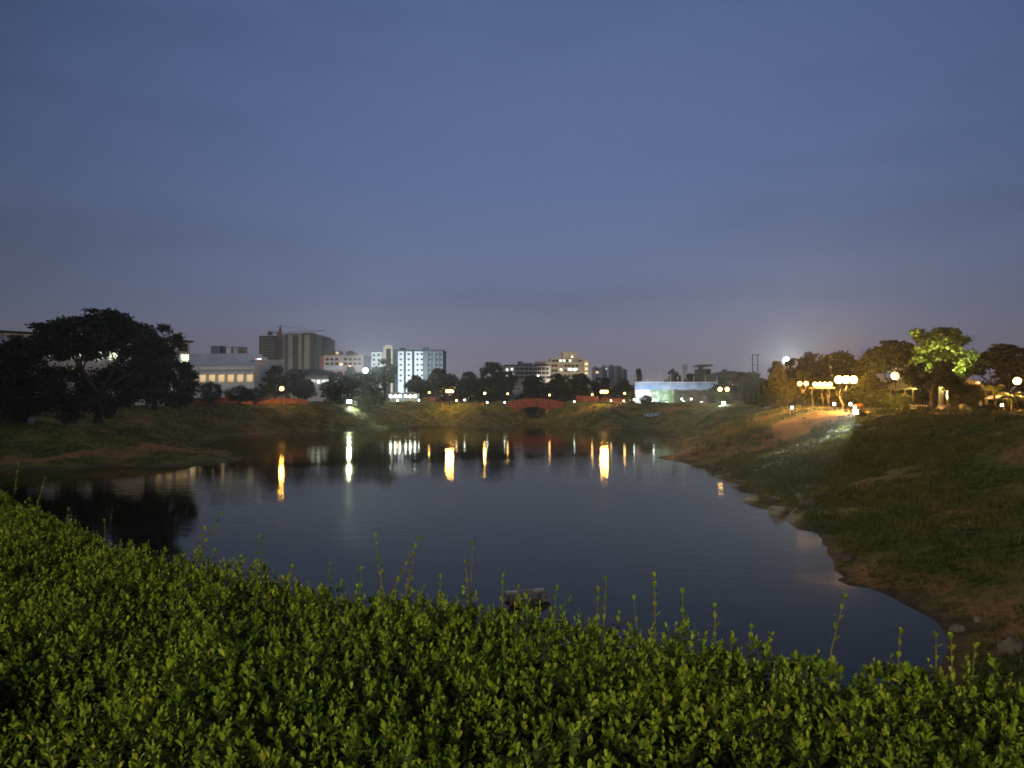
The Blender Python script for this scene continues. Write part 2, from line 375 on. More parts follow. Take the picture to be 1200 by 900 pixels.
def ground_material():
    m, t, p = base_mat('bank_soil_and_turf'); n = t.nodes; l = t.links
    tc = n.new('ShaderNodeTexCoord')
    def noise(s, d=5, r=0.6, off=0):
        mp = n.new('ShaderNodeMapping'); mp.inputs['Location'].default_value = (off, off * 1.7, 0); l.new(tc.outputs['Object'], mp.inputs[0])
        q = n.new('ShaderNodeTexNoise'); q.inputs['Scale'].default_value = s; q.inputs['Detail'].default_value = d; q.inputs['Roughness'].default_value = r
        l.new(mp.outputs[0], q.inputs['Vector']); return q.outputs['Fac']
    def rng(v, a, b):
        q = n.new('ShaderNodeMapRange'); q.interpolation_type = 'SMOOTHSTEP'; q.inputs['From Min'].default_value = a; q.inputs['From Max'].default_value = b; l.new(v, q.inputs['Value']); return q.outputs[0]
    def mix(f, a, b):
        q = n.new('ShaderNodeMix'); q.data_type = 'RGBA'
        l.new(f, q.inputs[0])
        for k, v in ((6, a), (7, b)):
            if isinstance(v, tuple): q.inputs[k].default_value = (*v, 1)
            else: l.new(v, q.inputs[k])
        return q.outputs[2]
    turf = mix(rng(noise(2.6, 8, 0.7), 0.38, 0.64), (0.018, 0.032, 0.004), (0.130, 0.165, 0.020))
    dry = mix(rng(noise(0.42, 9, 0.72, 11), 0.44, 0.58), turf, (0.185, 0.162, 0.038))
    soil = mix(rng(noise(6, 8, 0.7, 5), 0.35, 0.65), (0.20, 0.105, 0.036), (0.42, 0.24, 0.085))  # soil tone raised to stand in for lamp light on the slope
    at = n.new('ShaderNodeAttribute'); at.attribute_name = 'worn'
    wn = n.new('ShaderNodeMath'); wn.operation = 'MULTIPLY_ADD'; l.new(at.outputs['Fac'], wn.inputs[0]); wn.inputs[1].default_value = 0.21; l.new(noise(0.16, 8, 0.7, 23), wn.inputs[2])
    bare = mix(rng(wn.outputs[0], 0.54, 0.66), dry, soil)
    sp = n.new('ShaderNodeSeparateXYZ'); l.new(tc.outputs['Object'], sp.inputs[0])
    ad = n.new('ShaderNodeMath'); ad.operation = 'MULTIPLY_ADD'; l.new(noise(0.5, 5, 0.6, 7), ad.inputs[0]); ad.inputs[1].default_value = -1.3; l.new(sp.outputs['Z'], ad.inputs[2])
    mud = mix(rng(noise(3, 6, 0.7, 31), 0.35, 0.65), (0.06, 0.042, 0.022), (0.135, 0.098, 0.058))
    f = rng(ad.outputs[0], -0.42, -0.68)
    # map range goes downward: low ground is mud
    c = mix(f, bare, mud)
    l.new(c, p.inputs['Base Color']); p.inputs['Roughness'].default_value = 0.92; p.inputs['Specular IOR Level'].default_value = 0.15
    b1 = n.new('ShaderNodeBump'); b1.inputs['Strength'].default_value = 0.9; b1.inputs['Distance'].default_value = 0.26; l.new(noise(2.2, 9, 0.72, 3), b1.inputs['Height'])
    l.new(b1.outputs[0], p.inputs['Normal'])
    return m
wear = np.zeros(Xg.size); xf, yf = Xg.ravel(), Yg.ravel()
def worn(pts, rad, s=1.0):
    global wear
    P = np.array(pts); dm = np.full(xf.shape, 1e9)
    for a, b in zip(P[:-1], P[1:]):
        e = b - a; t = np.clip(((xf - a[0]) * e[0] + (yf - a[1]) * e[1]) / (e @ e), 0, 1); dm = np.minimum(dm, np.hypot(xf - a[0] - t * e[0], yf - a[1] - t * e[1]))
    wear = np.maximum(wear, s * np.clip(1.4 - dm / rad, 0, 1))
worn([(31, 77), (26, 73), (21, 70), (15, 74)], 4.8); worn([(15, 76), (18, 83)], 2.5, .8)      # trodden soil down to the spit, widened and brightened in place of lamp light
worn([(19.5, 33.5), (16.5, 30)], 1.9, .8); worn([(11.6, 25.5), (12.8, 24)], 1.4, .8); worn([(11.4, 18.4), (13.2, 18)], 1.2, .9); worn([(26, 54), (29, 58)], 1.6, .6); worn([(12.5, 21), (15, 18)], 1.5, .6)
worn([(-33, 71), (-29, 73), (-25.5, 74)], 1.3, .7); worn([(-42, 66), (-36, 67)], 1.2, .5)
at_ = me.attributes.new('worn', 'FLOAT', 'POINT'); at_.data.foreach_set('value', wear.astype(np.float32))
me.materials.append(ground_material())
go = bpy.data.objects.new('ground', me); link(go); tag(go, kind='structure')

# ------------------------------------------------------------------ water
def water_material():
    m, t, p = base_mat('lake_water'); n = t.nodes; l = t.links
    fr = n.new('ShaderNodeFresnel'); fr.inputs['IOR'].default_value = 1.29
    gl = n.new('ShaderNodeBsdfGlossy'); gl.inputs['Color'].default_value = (.93, .90, .75, 1); gl.inputs['Roughness'].default_value = 0.05
    p.inputs['Base Color'].default_value = (0.005, 0.006, 0.003, 1); p.inputs['Roughness'].default_value = 1; p.inputs['Specular IOR Level'].default_value = 0
    ms = n.new('ShaderNodeMixShader'); l.new(fr.outputs[0], ms.inputs[0]); l.new(p.outputs[0], ms.inputs[1]); l.new(gl.outputs[0], ms.inputs[2]); l.new(ms.outputs[0], n['Material Output'].inputs['Surface'])
    tc = n.new('ShaderNodeTexCoord')
    def noise(sx, sy, d):
        mp = n.new('ShaderNodeMapping'); mp.inputs['Scale'].default_value = (sx, sy, 1); l.new(tc.outputs['Object'], mp.inputs[0])
        q = n.new('ShaderNodeTexNoise'); q.inputs['Scale'].default_value = 1; q.inputs['Detail'].default_value = d; l.new(mp.outputs[0], q.inputs['Vector']); return q.outputs['Fac']
    a = noise(0.9, 1.3, 3); b = noise(5, 7, 2)
    ad = n.new('ShaderNodeMath'); ad.operation = 'MULTIPLY_ADD'; l.new(b, ad.inputs[0]); ad.inputs[1].default_value = 0.16; l.new(a, ad.inputs[2])
    bp = n.new('ShaderNodeBump'); bp.inputs['Distance'].default_value = 0.08
    def span(v, a, b, lo, hi):
        q = n.new('ShaderNodeMapRange'); q.interpolation_type = 'SMOOTHSTEP'; q.inputs['From Min'].default_value = a; q.inputs['From Max'].default_value = b; q.inputs['To Min'].default_value = lo; q.inputs['To Max'].default_value = hi; l.new(v, q.inputs['Value']); return q.outputs[0]
    w_ = noise(0.05, 0.11, 5)            # breaths of wind: calm and ruffled patches
    l.new(span(w_, .38, .62, .055, .17), bp.inputs['Strength']); l.new(span(w_, .38, .62, .035, .075), gl.inputs['Roughness'])
    l.new(ad.outputs[0], bp.inputs['Height']); l.new(bp.outputs[0], gl.inputs['Normal']); l.new(bp.outputs[0], fr.inputs['Normal'])
    return m
mb = MB(); mb.add([(-80, 3, 0), (60, 3, 0), (60, 185, 0), (-80, 185, 0)], [(0, 1, 2, 3)])
wo = mb.build('water', water_material()); tag(wo, kind='structure')

# ------------------------------------------------------------------ trees
def leaves_np(r, C, per, sig, size, up=0.4):
    """diamond leaf clumps around the centres C; returns V, F"""
    n = len(C) * per
    P = np.repeat(C, per, 0) + r.normal(0, 1, (n, 3)) * sig
    nrm = r.normal(0, 1, (n, 3)); nrm[:, 2] = np.abs(nrm[:, 2]) + up; nrm /= np.linalg.norm(nrm, axis=1)[:, None]
    a = np.cross(nrm, r.normal(0, 1, (n, 3))); a /= np.linalg.norm(a, axis=1)[:, None]
    b = np.cross(nrm, a); s = size * r.uniform(0.55, 1.35, (n, 1))
    V = np.stack([P - a * s, P + b * s * 0.55 + nrm * s * 0.15, P + a * s, P - b * s * 0.55 + nrm * s * 0.15], 1).reshape(-1, 3)
    return V, np.arange(n * 4).reshape(-1, 4)

def grow(mb, r, p, d, length, rad, depth, tips, spread=0.6, gnarl=0.25, kids=(2, 3)):
    """one limb and its forks; end points go into tips"""
    pts = [Vector(p)]; rs = [rad]; d = Vector(d).normalized()
    for k in range(3):
        d = (d + Vector(r.normal(0, gnarl, 3)) * 0.5 + Vector((0, 0, 0.05))).normalized()
        pts.append(pts[-1] + d * length / 3); rs.append(rad * (1 - 0.14 * (k + 1)))
    mb.tube(pts, rs, 6 if depth < 2 else 5, cap=False)
    if depth == 0:
        tips.append(tuple(pts[-1])); return
    for k in range(int(r.integers(kids[0], kids[1] + 1))):
        ang = r.uniform(0, 2 * math.pi); e = d.orthogonal().normalized(); e = Matrix.Rotation(ang, 3, d) @ e
        nd = (d + e * spread * r.uniform(0.6, 1.3)).normalized()
        grow(mb, r, pts[-1] if k else pts[-1], nd, length * r.uniform(0.62, 0.85), rs[-1] * 0.68, depth - 1, tips, spread, gnarl, kids)
    if depth == 1: tips.append(tuple(pts[2]))

def tree_proto(kind, seed, leaf=0.03, dens=1.0):
    """meshes (trunk, crown) normalised to height 1, crown width 1"""
    r = np.random.default_rng(seed); mb = MB(); tips = []
    if kind == 'umbrella':        # rain tree: short bole, wide flat layered crown
        mb.tube([(0, 0, -0.03), (0.01, 0, 0.12), (0, 0.01, 0.26)], [0.045, 0.033, 0.03], 8)
        for k in range(6):
            t = k * 1.05 + r.uniform(-.2, .2)
            grow(mb, r, (0, 0.01, 0.25), (math.cos(t) * 1.0, math.sin(t) * 1.0, 0.85), 0.30, 0.020, 2, [], 0.5, 0.2, (2, 2))
        C = []
        while len(C) < 210:
            a = r.uniform(0, 2 * math.pi); q = math.sqrt(r.uniform(0, 1)); top = 1.0 - (0.33 if seed == 11 else 0.36) * q ** 2.0 + 0.05 * math.sin(a * 3 + seed) + r.normal(0, .03 if seed == 11 else .018)
            th = (0.06 + 0.12 * (1 - q)) if seed == 11 else 0.07 + 0.15 * (1 - q)
            C.append((0.5 * q * math.cos(a), 0.5 * q * math.sin(a), top - 0.03 - r.uniform(0, 1) ** 1.7 * th))
        C = np.array(C); per = int(46 * dens); sig = np.array([0.035, 0.035, 0.014])
    elif kind == 'dense':
        mb.tube([(0, 0, -0.03), (0.02, 0, 0.16), (0, 0, 0.34)], [0.05, 0.038, 0.03], 8)
        for k in range(5):
            t = k * 1.26 + r.uniform(-.3, .3)
            grow(mb, r, (0, 0, 0.28), (math.cos(t) * .7, math.sin(t) * .7, 1.0), 0.26, 0.02, 2, [], 0.6, 0.25, (2, 2))
        lob = [(0.24 * math.cos(a), 0.24 * math.sin(a), r.uniform(0.24, 0.72), r.uniform(0.17, 0.27)) for a in r.uniform(0, 6.28, 9)] + [(r.uniform(-.1, .1), 0, 0.78, 0.2), (0, 0, 0.55, 0.27), (r.uniform(-.15, .15), 0, .85, .13)]
        C = []
        while len(C) < 270:
            x, y, z, s = lob[int(r.integers(len(lob)))]; v = r.normal(0, 1, 3); v /= np.linalg.norm(v)
            C.append((x + v[0] * s, y + v[1] * s, min(0.985, z + v[2] * s * 0.95)))
        C = np.array(C); per = int(36 * dens); sig = np.array([0.034, 0.034, 0.026])
    elif kind == 'feathery':      # casuarina: loose drooping sprays on upswept limbs
        mb.tube([(0, 0, -0.03), (0.01, 0.01, 0.4), (0, 0, 0.92)], [0.035, 0.022, 0.006], 7)
        C = []
        for k in range(46):
            z = r.uniform(0.22, 0.95); t = r.uniform(0, 6.28); ln = (1.05 - z) * 0.5 * r.uniform(0.6, 1.1) + 0.06
            e = (math.cos(t) * ln, math.sin(t) * ln, z + ln * 0.35)
            mb.tube([(0, 0, z), (e[0] * .5, e[1] * .5, z + ln * .25), e], [0.008, 0.005, 0.002], 4, cap=False)
            for q in np.linspace(0.35, 1.0, 5): C.append((e[0] * q, e[1] * q, z + ln * .35 * q - 0.02))
        C = np.array(C); per = int(30 * dens); sig = np.array([0.028, 0.028, 0.03])
    elif kind == 'open':          # broad open crown with forking pale limbs in sight
        mb.tube([(0, 0, -0.03), (0.01, 0, 0.2), (0, 0, 0.40)], [0.05, 0.04, 0.036], 8)
        for k in range(5):
            t = k * 1.26 + r.uniform(-.3, .3)
            grow(mb, r, (0, 0, 0.38), (math.cos(t) * .65, math.sin(t) * .65, 1.0), 0.21, 0.026, 3, tips, 0.62, 0.28, (2, 3))
        T = np.array(tips); T[:, :2] *= 0.46 / max(np.percentile(np.abs(T[:, :2]), 98), 1e-3); T[:, 2] = 0.44 + (T[:, 2] - T[:, 2].min()) / np.ptp(T[:, 2]) * 0.54
        extra = T[r.integers(0, len(T), 120)] + r.normal(0, 0.045, (120, 3)); extra[:, 2] = np.minimum(extra[:, 2], 0.985)
        C = np.concatenate([T, extra]); per = int(9000 * dens / len(C)) + 6; sig = np.array([0.034, 0.034, 0.022])
    else:                         # shrub: several stems from the soil
        for k in range(6):
            t = k * 1.05
            grow(mb, r, (0.03 * math.cos(t), 0.03 * math.sin(t), -0.04), (math.cos(t) * .55, math.sin(t) * .55, 1.0), 0.34, 0.016, 1, [], 0.5, 0.25, (2, 3))
        C = []
        while len(C) < 150:
            v = r.normal(0, 1, 3); v /= np.linalg.norm(v); q = r.uniform(0.55, 1) ; k = 1 + 0.18 * math.sin(3 * math.atan2(v[1], v[0]) + seed)
            C.append((v[0] * .44 * q * k, v[1] * .44 * q * k, 0.5 + v[2] * .46 * q * (1 + .1 * math.sin(5 * v[0] + seed))))
        C = np.array(C); per = int(30 * dens); sig = np.array([0.05, 0.05, 0.05])
    V, Fq = leaves_np(r, C, per, sig, leaf)
    V[:, 2] = np.where(V[:, 2] > 1.02, 1.02, V[:, 2])
    return mb.mesh('trunk', True), mesh_np('crown', V, Fq)

def palm_proto(seed):
    r = np.random.default_rng(seed); mb = MB()
    mb.tube([(0, 0, -0.03), (0.03, 0, 0.3), (0.02, 0, 0.66)], [0.04, 0.03, 0.025], 8)
    V = []; Fq = []
    for k in range(15):
        t = k * 2.4 + r.uniform(-.2, .2); el = r.uniform(0.1, 1.2); prev = np.array([0.02, 0, 0.66]); d = np.array([math.cos(t) * math.cos(el), math.sin(t) * math.cos(el), math.sin(el)])
        for s in range(9):
            nx = prev + d * 0.062; d = d + np.array([0, 0, -0.17]); d /= np.linalg.norm(d)
            side = np.cross(d, [0, 0, 1]); side /= max(np.linalg.norm(side), 1e-3)
            for q in (-1, 1):
                w = 0.16 * math.sin(math.pi * (s + 1) / 10.5)
                tip = prev + side * q * w + d * 0.06 + np.array([0, 0, -0.05]); b = len(V)
                V += [prev, nx, tip + (nx - prev) * .25, tip]; Fq.append((b, b + 1, b + 2, b + 3))
            prev = nx
    return mb.mesh('trunk', True), mesh_np('crown', np.array(V), np.array(Fq))

PROTO = {}
def proto(kind, seed, leafm, barkm='bark', leaf=0.03, dens=1.0):
    key = (kind, seed, leafm, barkm)
    if key not in PROTO:
        t, c = palm_proto(seed) if kind == 'palm' else tree_proto(kind, seed, leaf, dens)
        t.materials.append(M[barkm]); c.materials.append(M[leafm]); PROTO[key] = (t, c)
    return PROTO[key]

GROUP = {'trees': 'trees around the lake', 'shrubs': 'shrubs and small palms around the lake'}
def tree(name, label, cat, px0, px1, top, base, D, kind, seed, leafm='leaf_dark', barkm='bark', group='trees', leaf=0.03, dens=1.0, rz=None, depth=None):
    """crown from px0 to px1, top row, foot row (None: on the terrain at distance D)"""
    x = gx((px0 + px1) / 2, D); zb = g1(x, D) if base is None else gz(base, D); zt = gz(top, D)
    w = (px1 - px0) / F * D; h = zt - zb
    if group == 'trees': D = D
    t, c = proto(kind, seed, leafm, barkm, leaf, dens)
    o = thing(name, label, cat, (x, D, zb), rz if rz is not None else (seed * 1.7 + px0 * 0.13) % 6.28, GROUP[group], (w, depth or w, h))
    part('trunk' if group == 'trees' else 'stem', t, o); part('crown' if group == 'trees' else 'foliage', c, o)
    return o

RT, BT, SH = 'rain_tree', 'broadleaf_tree', 'shrub'
# left shore
tree(RT, 'tallest tree of the left shore, black flat-topped spreading crown before the lit office windows', 'tree', 40, 190, 364, 492, 80, 'umbrella', 11, leaf=0.020, dens=1.7, rz=0.4)
tree(BT, 'dense black tree reaching down to the bank beside the white factory hall', 'tree', 136, 226, 381, 478, 88, 'dense', 12, leaf=0.024, dens=1.7)
tree(BT, 'low black tree filling the left edge of the photo under the office roof', 'tree', -40, 62, 399, 494, 78, 'dense', 13, leaf=0.024, dens=1.5)
tree(SH, 'black bush between the blue-clad seated person and the tallest left tree', 'bush', 40, 116, 427, 493, 79, 'shrub', 14, group='shrubs', leaf=0.03, dens=1.4)
tree(SH, 'black bush under the flat-topped tree, below its lit windows', 'bush', 92, 166, 426, 488, 83, 'shrub', 15, group='shrubs', leaf=0.03, dens=1.4)
tree(SH, 'wide black bush at the left edge behind the blue-clad seated person', 'bush', -22, 50, 446, 496, 80, 'shrub', 14, group='shrubs', leaf=0.03, dens=1.4)
tree(BT, 'slim dark tree right behind the flat-topped tree before the office wall', 'tree', 148, 196, 400, 478, 95, 'dense', 16, leaf=0.03)
tree(SH, 'rounded dark shrub in front of the row of yellow factory windows', 'shrub', 231, 262, 446, 472, 127, 'shrub', 17, group='shrubs')
tree(SH, 'broad dark shrub below the right end of the yellow factory windows', 'shrub', 260, 300, 451, 472, 128, 'shrub', 18, group='shrubs')
tree(SH, 'dark clipped shrub between the orange-lit garden wall and the lake bank at the left', 'shrub', 283, 316, 454, 473, 130, 'shrub', 17, group='shrubs')
tree('casuarina_tree', 'feathery dark tree leaning over the orange lamp at the corner of the white hall', 'tree', 300, 346, 428, 474, 142, 'feathery', 19, leaf=0.03)
tree(BT, 'dark tree in front of the slate-roofed shed, right of the feathery one', 'tree', 328, 372, 434, 473, 145, 'dense', 20)
tree(BT, 'dark tree hiding the right end of the slate-roofed shed', 'tree', 376, 412, 436, 474, 146, 'dense', 12)
tree(BT, 'grey-green tree lit by the tall white floodlight on its left side', 'tree', 396, 426, 430, 472, 166, 'feathery', 21, 'leaf_mid')
tree(BT, 'tall loose tree right of the white floodlight, before the blue-trimmed block', 'tree', 432, 470, 421, 474, 172, 'open', 22, 'leaf_mid')
tree(SH, 'dark thicket between the ground spotlight and the white stall', 'thicket', 412, 456, 452, 480, 146, 'shrub', 15, group='shrubs')
tree(BT, 'dark tree just behind the white-lit stall', 'tree', 470, 506, 440, 473, 178, 'dense', 13)
tree(BT, 'dark tree at the foot of the blue-trimmed block, right of the stall', 'tree', 494, 532, 432, 473, 182, 'dense', 16)
tree(BT, 'pale dusty tree behind the double lamp left of the red bridge', 'tree', 513, 540, 438, 473, 192, 'open', 23, 'leaf_mid')
tree(BT, 'dark round tree between the double lamp and the tallest middle tree', 'tree', 532, 566, 436, 473, 186, 'dense', 20)
tree('fig_tree', 'largest dark tree left of the red bridge, rising to the beige block', 'tree', 552, 602, 425, 474, 184, 'dense', 12)
tree(BT, 'dark tree beside the little white gabled house', 'tree', 574, 612, 436, 474, 178, 'open', 22)
tree(BT, 'dark tree behind the left half of the red bridge', 'tree', 606, 646, 440, 474, 192, 'dense', 13)
tree(BT, 'dark tree behind the right half of the red bridge', 'tree', 634, 672, 438, 474, 190, 'dense', 20)
tree(BT, 'dark tree below the lit end of the beige block', 'tree', 660, 702, 438, 474, 192, 'dense', 16)
tree(BT, 'dark tree behind the single lamp on the low red wall', 'tree', 688, 722, 443, 474, 196, 'dense', 12)
tree(BT, 'dark tree at the foot of the faint grey towers', 'tree', 712, 748, 444, 474, 194, 'dense', 13)
tree('cypress_tree', 'thin pointed tree above the left end of the painted wall', 'tree', 740, 757, 431, 474, 172, 'feathery', 24)
tree(BT, 'dark round tree peeping over the painted wall between its white posts', 'tree', 778, 798, 433, 474, 175, 'dense', 20)
tree(BT, 'dark clipped treetop above the painted wall left of the water tower', 'tree', 796, 822, 438, 474, 174, 'dense', 16)
tree(SH, 'small dark bush standing before the bright left half of the painted wall', 'bush', 748, 766, 462, 476, 152, 'shrub', 18, group='shrubs')
tree(SH, 'green bush lit by the lamp left of the painted wall', 'bush', 733, 745, 458, 475, 155, 'shrub', 17, 'leaf_bright', group='shrubs')
# right shore
tree(BT, 'dark tree at the right end of the painted wall under the twin lamps', 'tree', 828, 868, 446, 478, 150, 'dense', 13)
tree(BT, 'reddish dark tree between the twin lamps and the tall white floodlight', 'tree', 858, 900, 436, 478, 128, 'dense', 25)
tree(BT, 'dense dark tree hiding the mast of the tall white floodlight', 'tree', 891, 930, 424, 480, 100, 'dense', 12)
tree(SH, 'yellow-leaved bush lit from below, left of the floodlight tree', 'bush', 886, 901, 450, 477, 118, 'shrub', 18, 'leaf_bright', group='shrubs')
tree(SH, 'yellow bush below the twin lamps at the end of the painted wall', 'bush', 838, 858, 457, 477, 139, 'shrub', 17, 'leaf_bright', group='shrubs')
tree(BT, 'dark domed tree right beside the tall white floodlight', 'tree', 916, 976, 413, 480, 122, 'dense', 26, dens=1.4)
tree(BT, 'dark broad tree behind the three-globe lamp', 'tree', 954, 1022, 412, 480, 118, 'dense', 27, dens=1.4)
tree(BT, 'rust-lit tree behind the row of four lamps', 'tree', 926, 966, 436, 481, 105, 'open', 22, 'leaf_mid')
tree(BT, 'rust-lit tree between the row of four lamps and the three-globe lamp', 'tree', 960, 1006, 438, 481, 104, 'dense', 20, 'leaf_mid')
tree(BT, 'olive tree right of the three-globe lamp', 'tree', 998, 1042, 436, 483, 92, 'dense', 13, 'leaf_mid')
tree(RT, 'wide umbrella tree behind the single lamp on a tall post', 'tree', 1006, 1090, 400, 484, 98, 'umbrella', 28, dens=1.3)
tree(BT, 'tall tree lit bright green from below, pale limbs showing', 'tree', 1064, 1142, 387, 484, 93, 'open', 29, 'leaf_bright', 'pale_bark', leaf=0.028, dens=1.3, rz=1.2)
tree(BT, 'black low tree in front of the bright green one', 'tree', 1058, 1126, 424, 485, 76, 'open', 30, 'leaf_dark', dens=1.2)
tree(RT, 'wide flat tree at the right edge of the photo', 'tree', 1132, 1226, 405, 485, 96, 'umbrella', 31, 'leaf_dark', dens=1.2)
tree(BT, 'olive garden tree before the thatched hut', 'tree', 1116, 1158, 451, 485, 80, 'dense', 25, 'leaf_mid')
tree(SH, 'leafy shrub left of the single tall lamp post', 'shrub', 1014, 1048, 456, 484, 82, 'shrub', 18, 'leaf_mid', group='shrubs')
tree(SH, 'shrub with yellow leaf tips right of the single tall lamp post', 'shrub', 1040, 1072, 460, 485, 80, 'shrub', 15, 'leaf_bright', group='shrubs')
tree('palm_tree', 'small palm beside the pale canopy at the right', 'palm', 1150, 1182, 450, 486, 82, 'palm', 32, 'leaf_mid', group='shrubs')
tree('palm_tree', 'yellow-lit palm at the right edge, under the last lamp', 'palm', 1168, 1206, 455, 487, 78, 'palm', 33, 'leaf_bright', group='shrubs')
tree(SH, 'low rounded bush on the crest below the right edge trees', 'bush', 1130, 1180, 474, 491, 72, 'shrub', 14, group='shrubs')

tree(BT, 'short dark tree standing in front of the tall white floodlight on its left side', 'tree', 400, 456, 436.8, 476, 146, 'dense', 25)  # tree added to block the floodlight's reflection in the water
tree(SH, 'dark thicket at the left foot of the red bridge', 'thicket', 566, 600, 458, 478, 176, 'shrub', 18, group='shrubs', dens=1.3)
tree(SH, 'dark thicket behind the middle of the red bridge', 'thicket', 600, 640, 459, 480, 182, 'shrub', 15, group='shrubs', dens=1.3)
tree(SH, 'dark thicket behind the right end of the red bridge', 'thicket', 640, 680, 458, 478, 180, 'shrub', 14, group='shrubs', dens=1.3)
tree(SH, 'dark thicket behind the low red walls', 'thicket', 680, 728, 456, 476, 184, 'shrub', 18, group='shrubs', dens=1.3)
tree(SH, 'dark thicket right of the small red wall by the stall', 'thicket', 506, 560, 455, 474, 184, 'shrub', 17, group='shrubs', dens=1.3)
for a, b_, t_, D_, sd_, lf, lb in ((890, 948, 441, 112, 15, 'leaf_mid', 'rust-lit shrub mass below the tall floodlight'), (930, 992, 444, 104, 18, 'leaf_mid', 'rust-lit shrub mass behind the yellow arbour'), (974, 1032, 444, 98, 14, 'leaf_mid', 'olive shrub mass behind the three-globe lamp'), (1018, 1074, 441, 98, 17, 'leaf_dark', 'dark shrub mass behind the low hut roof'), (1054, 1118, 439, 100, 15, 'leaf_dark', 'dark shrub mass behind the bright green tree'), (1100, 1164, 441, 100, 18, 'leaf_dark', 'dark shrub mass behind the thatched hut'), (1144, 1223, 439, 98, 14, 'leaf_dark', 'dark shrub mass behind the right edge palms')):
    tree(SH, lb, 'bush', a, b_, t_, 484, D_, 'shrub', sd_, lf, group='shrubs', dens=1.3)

# ------------------------------------------------------------------ buildings
def bld(name, label, cat, px0, py_base, D, rz=0.0, zb=None):
    return thing(name, label, cat, (gx(px0, D), D, 4.0 if zb is None else zb), rz)

WIN = {}
def windows(root, spots, w, h, m, name='window', y=-0.05, side=None, dep=0.16):
    """spots: (along, z of lower edge). side=None: on the front (y=0); side=(x, sign): on the flank x, along = y"""
    key = (round(w, 2), round(h, 2), m, round(dep, 2))
    if key not in WIN:
        b = MB(); b.box(-w / 2, w / 2, 0, dep, 0, h); me_ = b.mesh(name); me_.materials.append(M[m]); WIN[key] = me_
    for a, z in spots:
        if side is None: part(name, WIN[key], root, (a, y - dep * 0.5, z))
        else: part(name, WIN[key], root, (side[0] - side[1] * dep * 0.5 + side[1] * 0.05, a, z), math.pi / 2 * side[1])
def blk(root, name, m, x0, x1, y0, y1, z0, z1):
    return MB().box(x0, x1, y0, y1, z0, z1).build(name, M[m], root)

# long pale office behind the left trees
o = bld('office_building', 'long pale office behind the black left trees, some windows lit greenish white', 'building', -60, 0, 97, math.radians(50), 4.0)
W_ = 43.0
def at_px(px, x0=gx(-60, 97), y0=97.0, a=math.radians(50)):
    k = (px - CX) / F; return (k * y0 - x0) / (math.cos(a) - k * math.sin(a))
W_ = at_px(222)
blk(o, 'wall', 'white_wall', 0, W_, 0, 12, -1, 9.9)
blk(o, 'roof', 'dark_roof', -0.4, W_ + 0.4, -0.4, 12.4, 9.92, 10.2)
blk(o, 'sill_band', 'white_metal', 0.02, W_ - 0.02, -0.22, -0.003, 8.15, 8.36)
for px in (-18, 6, 29, 60, 90, 120, 150, 180, 205): a = at_px(px); blk(o, 'pillar', 'white_wall', a - 0.3, a + 0.3, -0.3, -0.005, 8.37, 9.89)
for p0, p1 in ((7, 28), (30, 59), (61, 89), (91, 119), (121, 149), (151, 179), (206, 221)):
    a, b_ = at_px(p0) + .35, at_px(p1) - .3; windows(o, [((a + b_) / 2, 8.5)], b_ - a, 1.2, 'glass_dark', y=-0.1)
for px in (96.5, 114, 133): windows(o, [(at_px(px), 6.85)], at_px(px + 5) - at_px(px - 5), 1.2, 'lit_green_white', y=-0.1)
windows(o, [(at_px(216), 6.85)], at_px(220) - at_px(212), 1.2, 'lit_green_white', y=-0.1)
windows(o, [(at_px(px), 6.95) for px in (57, 64, 84, 146, 183)], 0.45, 0.6, 'lit_green_white', y=-0.1)
windows(o, [(at_px(81), 5.1), (at_px(132), 4.9), (at_px(147), 4.4), (at_px(164), 5.0)], 1.1, 0.5, 'lit_yellow', y=-0.1)
windows(o, [(at_px(px), 2.3) for px in (186, 199, 210, 217)], .8, 0.4, 'lit_yellow', y=-0.1)

# white factory hall with the row of yellow windows
o = bld('factory_hall', 'long white factory hall with a row of yellow lit windows', 'building', 214, 0, 158, math.radians(-13), 3.6)
W_ = 17.6
blk(o, 'wall', 'white_wall', 0, W_, 0, 7, -1, 8.1)
blk(o, 'parapet', 'pale_blue_wall', 0, W_, -0.12, 7.1, 8.13, 8.75)
blk(o, 'upper_storey', 'pale_blue_wall', 0.4, 13.6, 2, 6.9, 8.78, 10.6)
windows(o, [(2.55 + 2.08 * k, 4.9) for k in range(7)], 1.15, 1.35, 'lit_yellow', y=-0.08, dep=0.3)
for k in range(7): blk(o, 'window_hood', 'white_wall', 1.85 + 2.08 * k, 3.25 + 2.08 * k, -0.45, -0.004, 6.32, 6.42)
blk(o, 'ledge', 'white_metal', 0.02, W_ - 0.02, -0.3, -0.004, 7.1, 7.3)
blk(o, 'roof_tank', 'tank_blue', 4.3, 6.4, 3, 6, 10.63, 12.2)
for x in (7.2, 8.9, 10.4): blk(o, 'roof_frame', 'concrete', x, x + 0.3, 3, 6, 10.63, 12.0)
blk(o, 'roof_cabin', 'white_wall', 7.7, 8.8, 3.1, 5.8, 10.63, 11.9); blk(o, 'roof_cabin', 'pale_blue_wall', 9.3, 10.3, 3.1, 5.8, 10.63, 11.8)
o = bld('stair_block', 'plain bluish white block at the factory hall, small sign light on its roof', 'building', 298, 0, 144, math.radians(17), 3.6)
blk(o, 'wall', 'pale_blue_wall', 0, 5.2, 0, 10, -1, 8.55); blk(o, 'coping', 'white_wall', -0.1, 5.3, -0.1, 10.1, 8.57, 8.75)
blk(o, 'roof_cabin', 'beige_light', 1.3, 2.2, 2, 4, 8.76, 9.35)
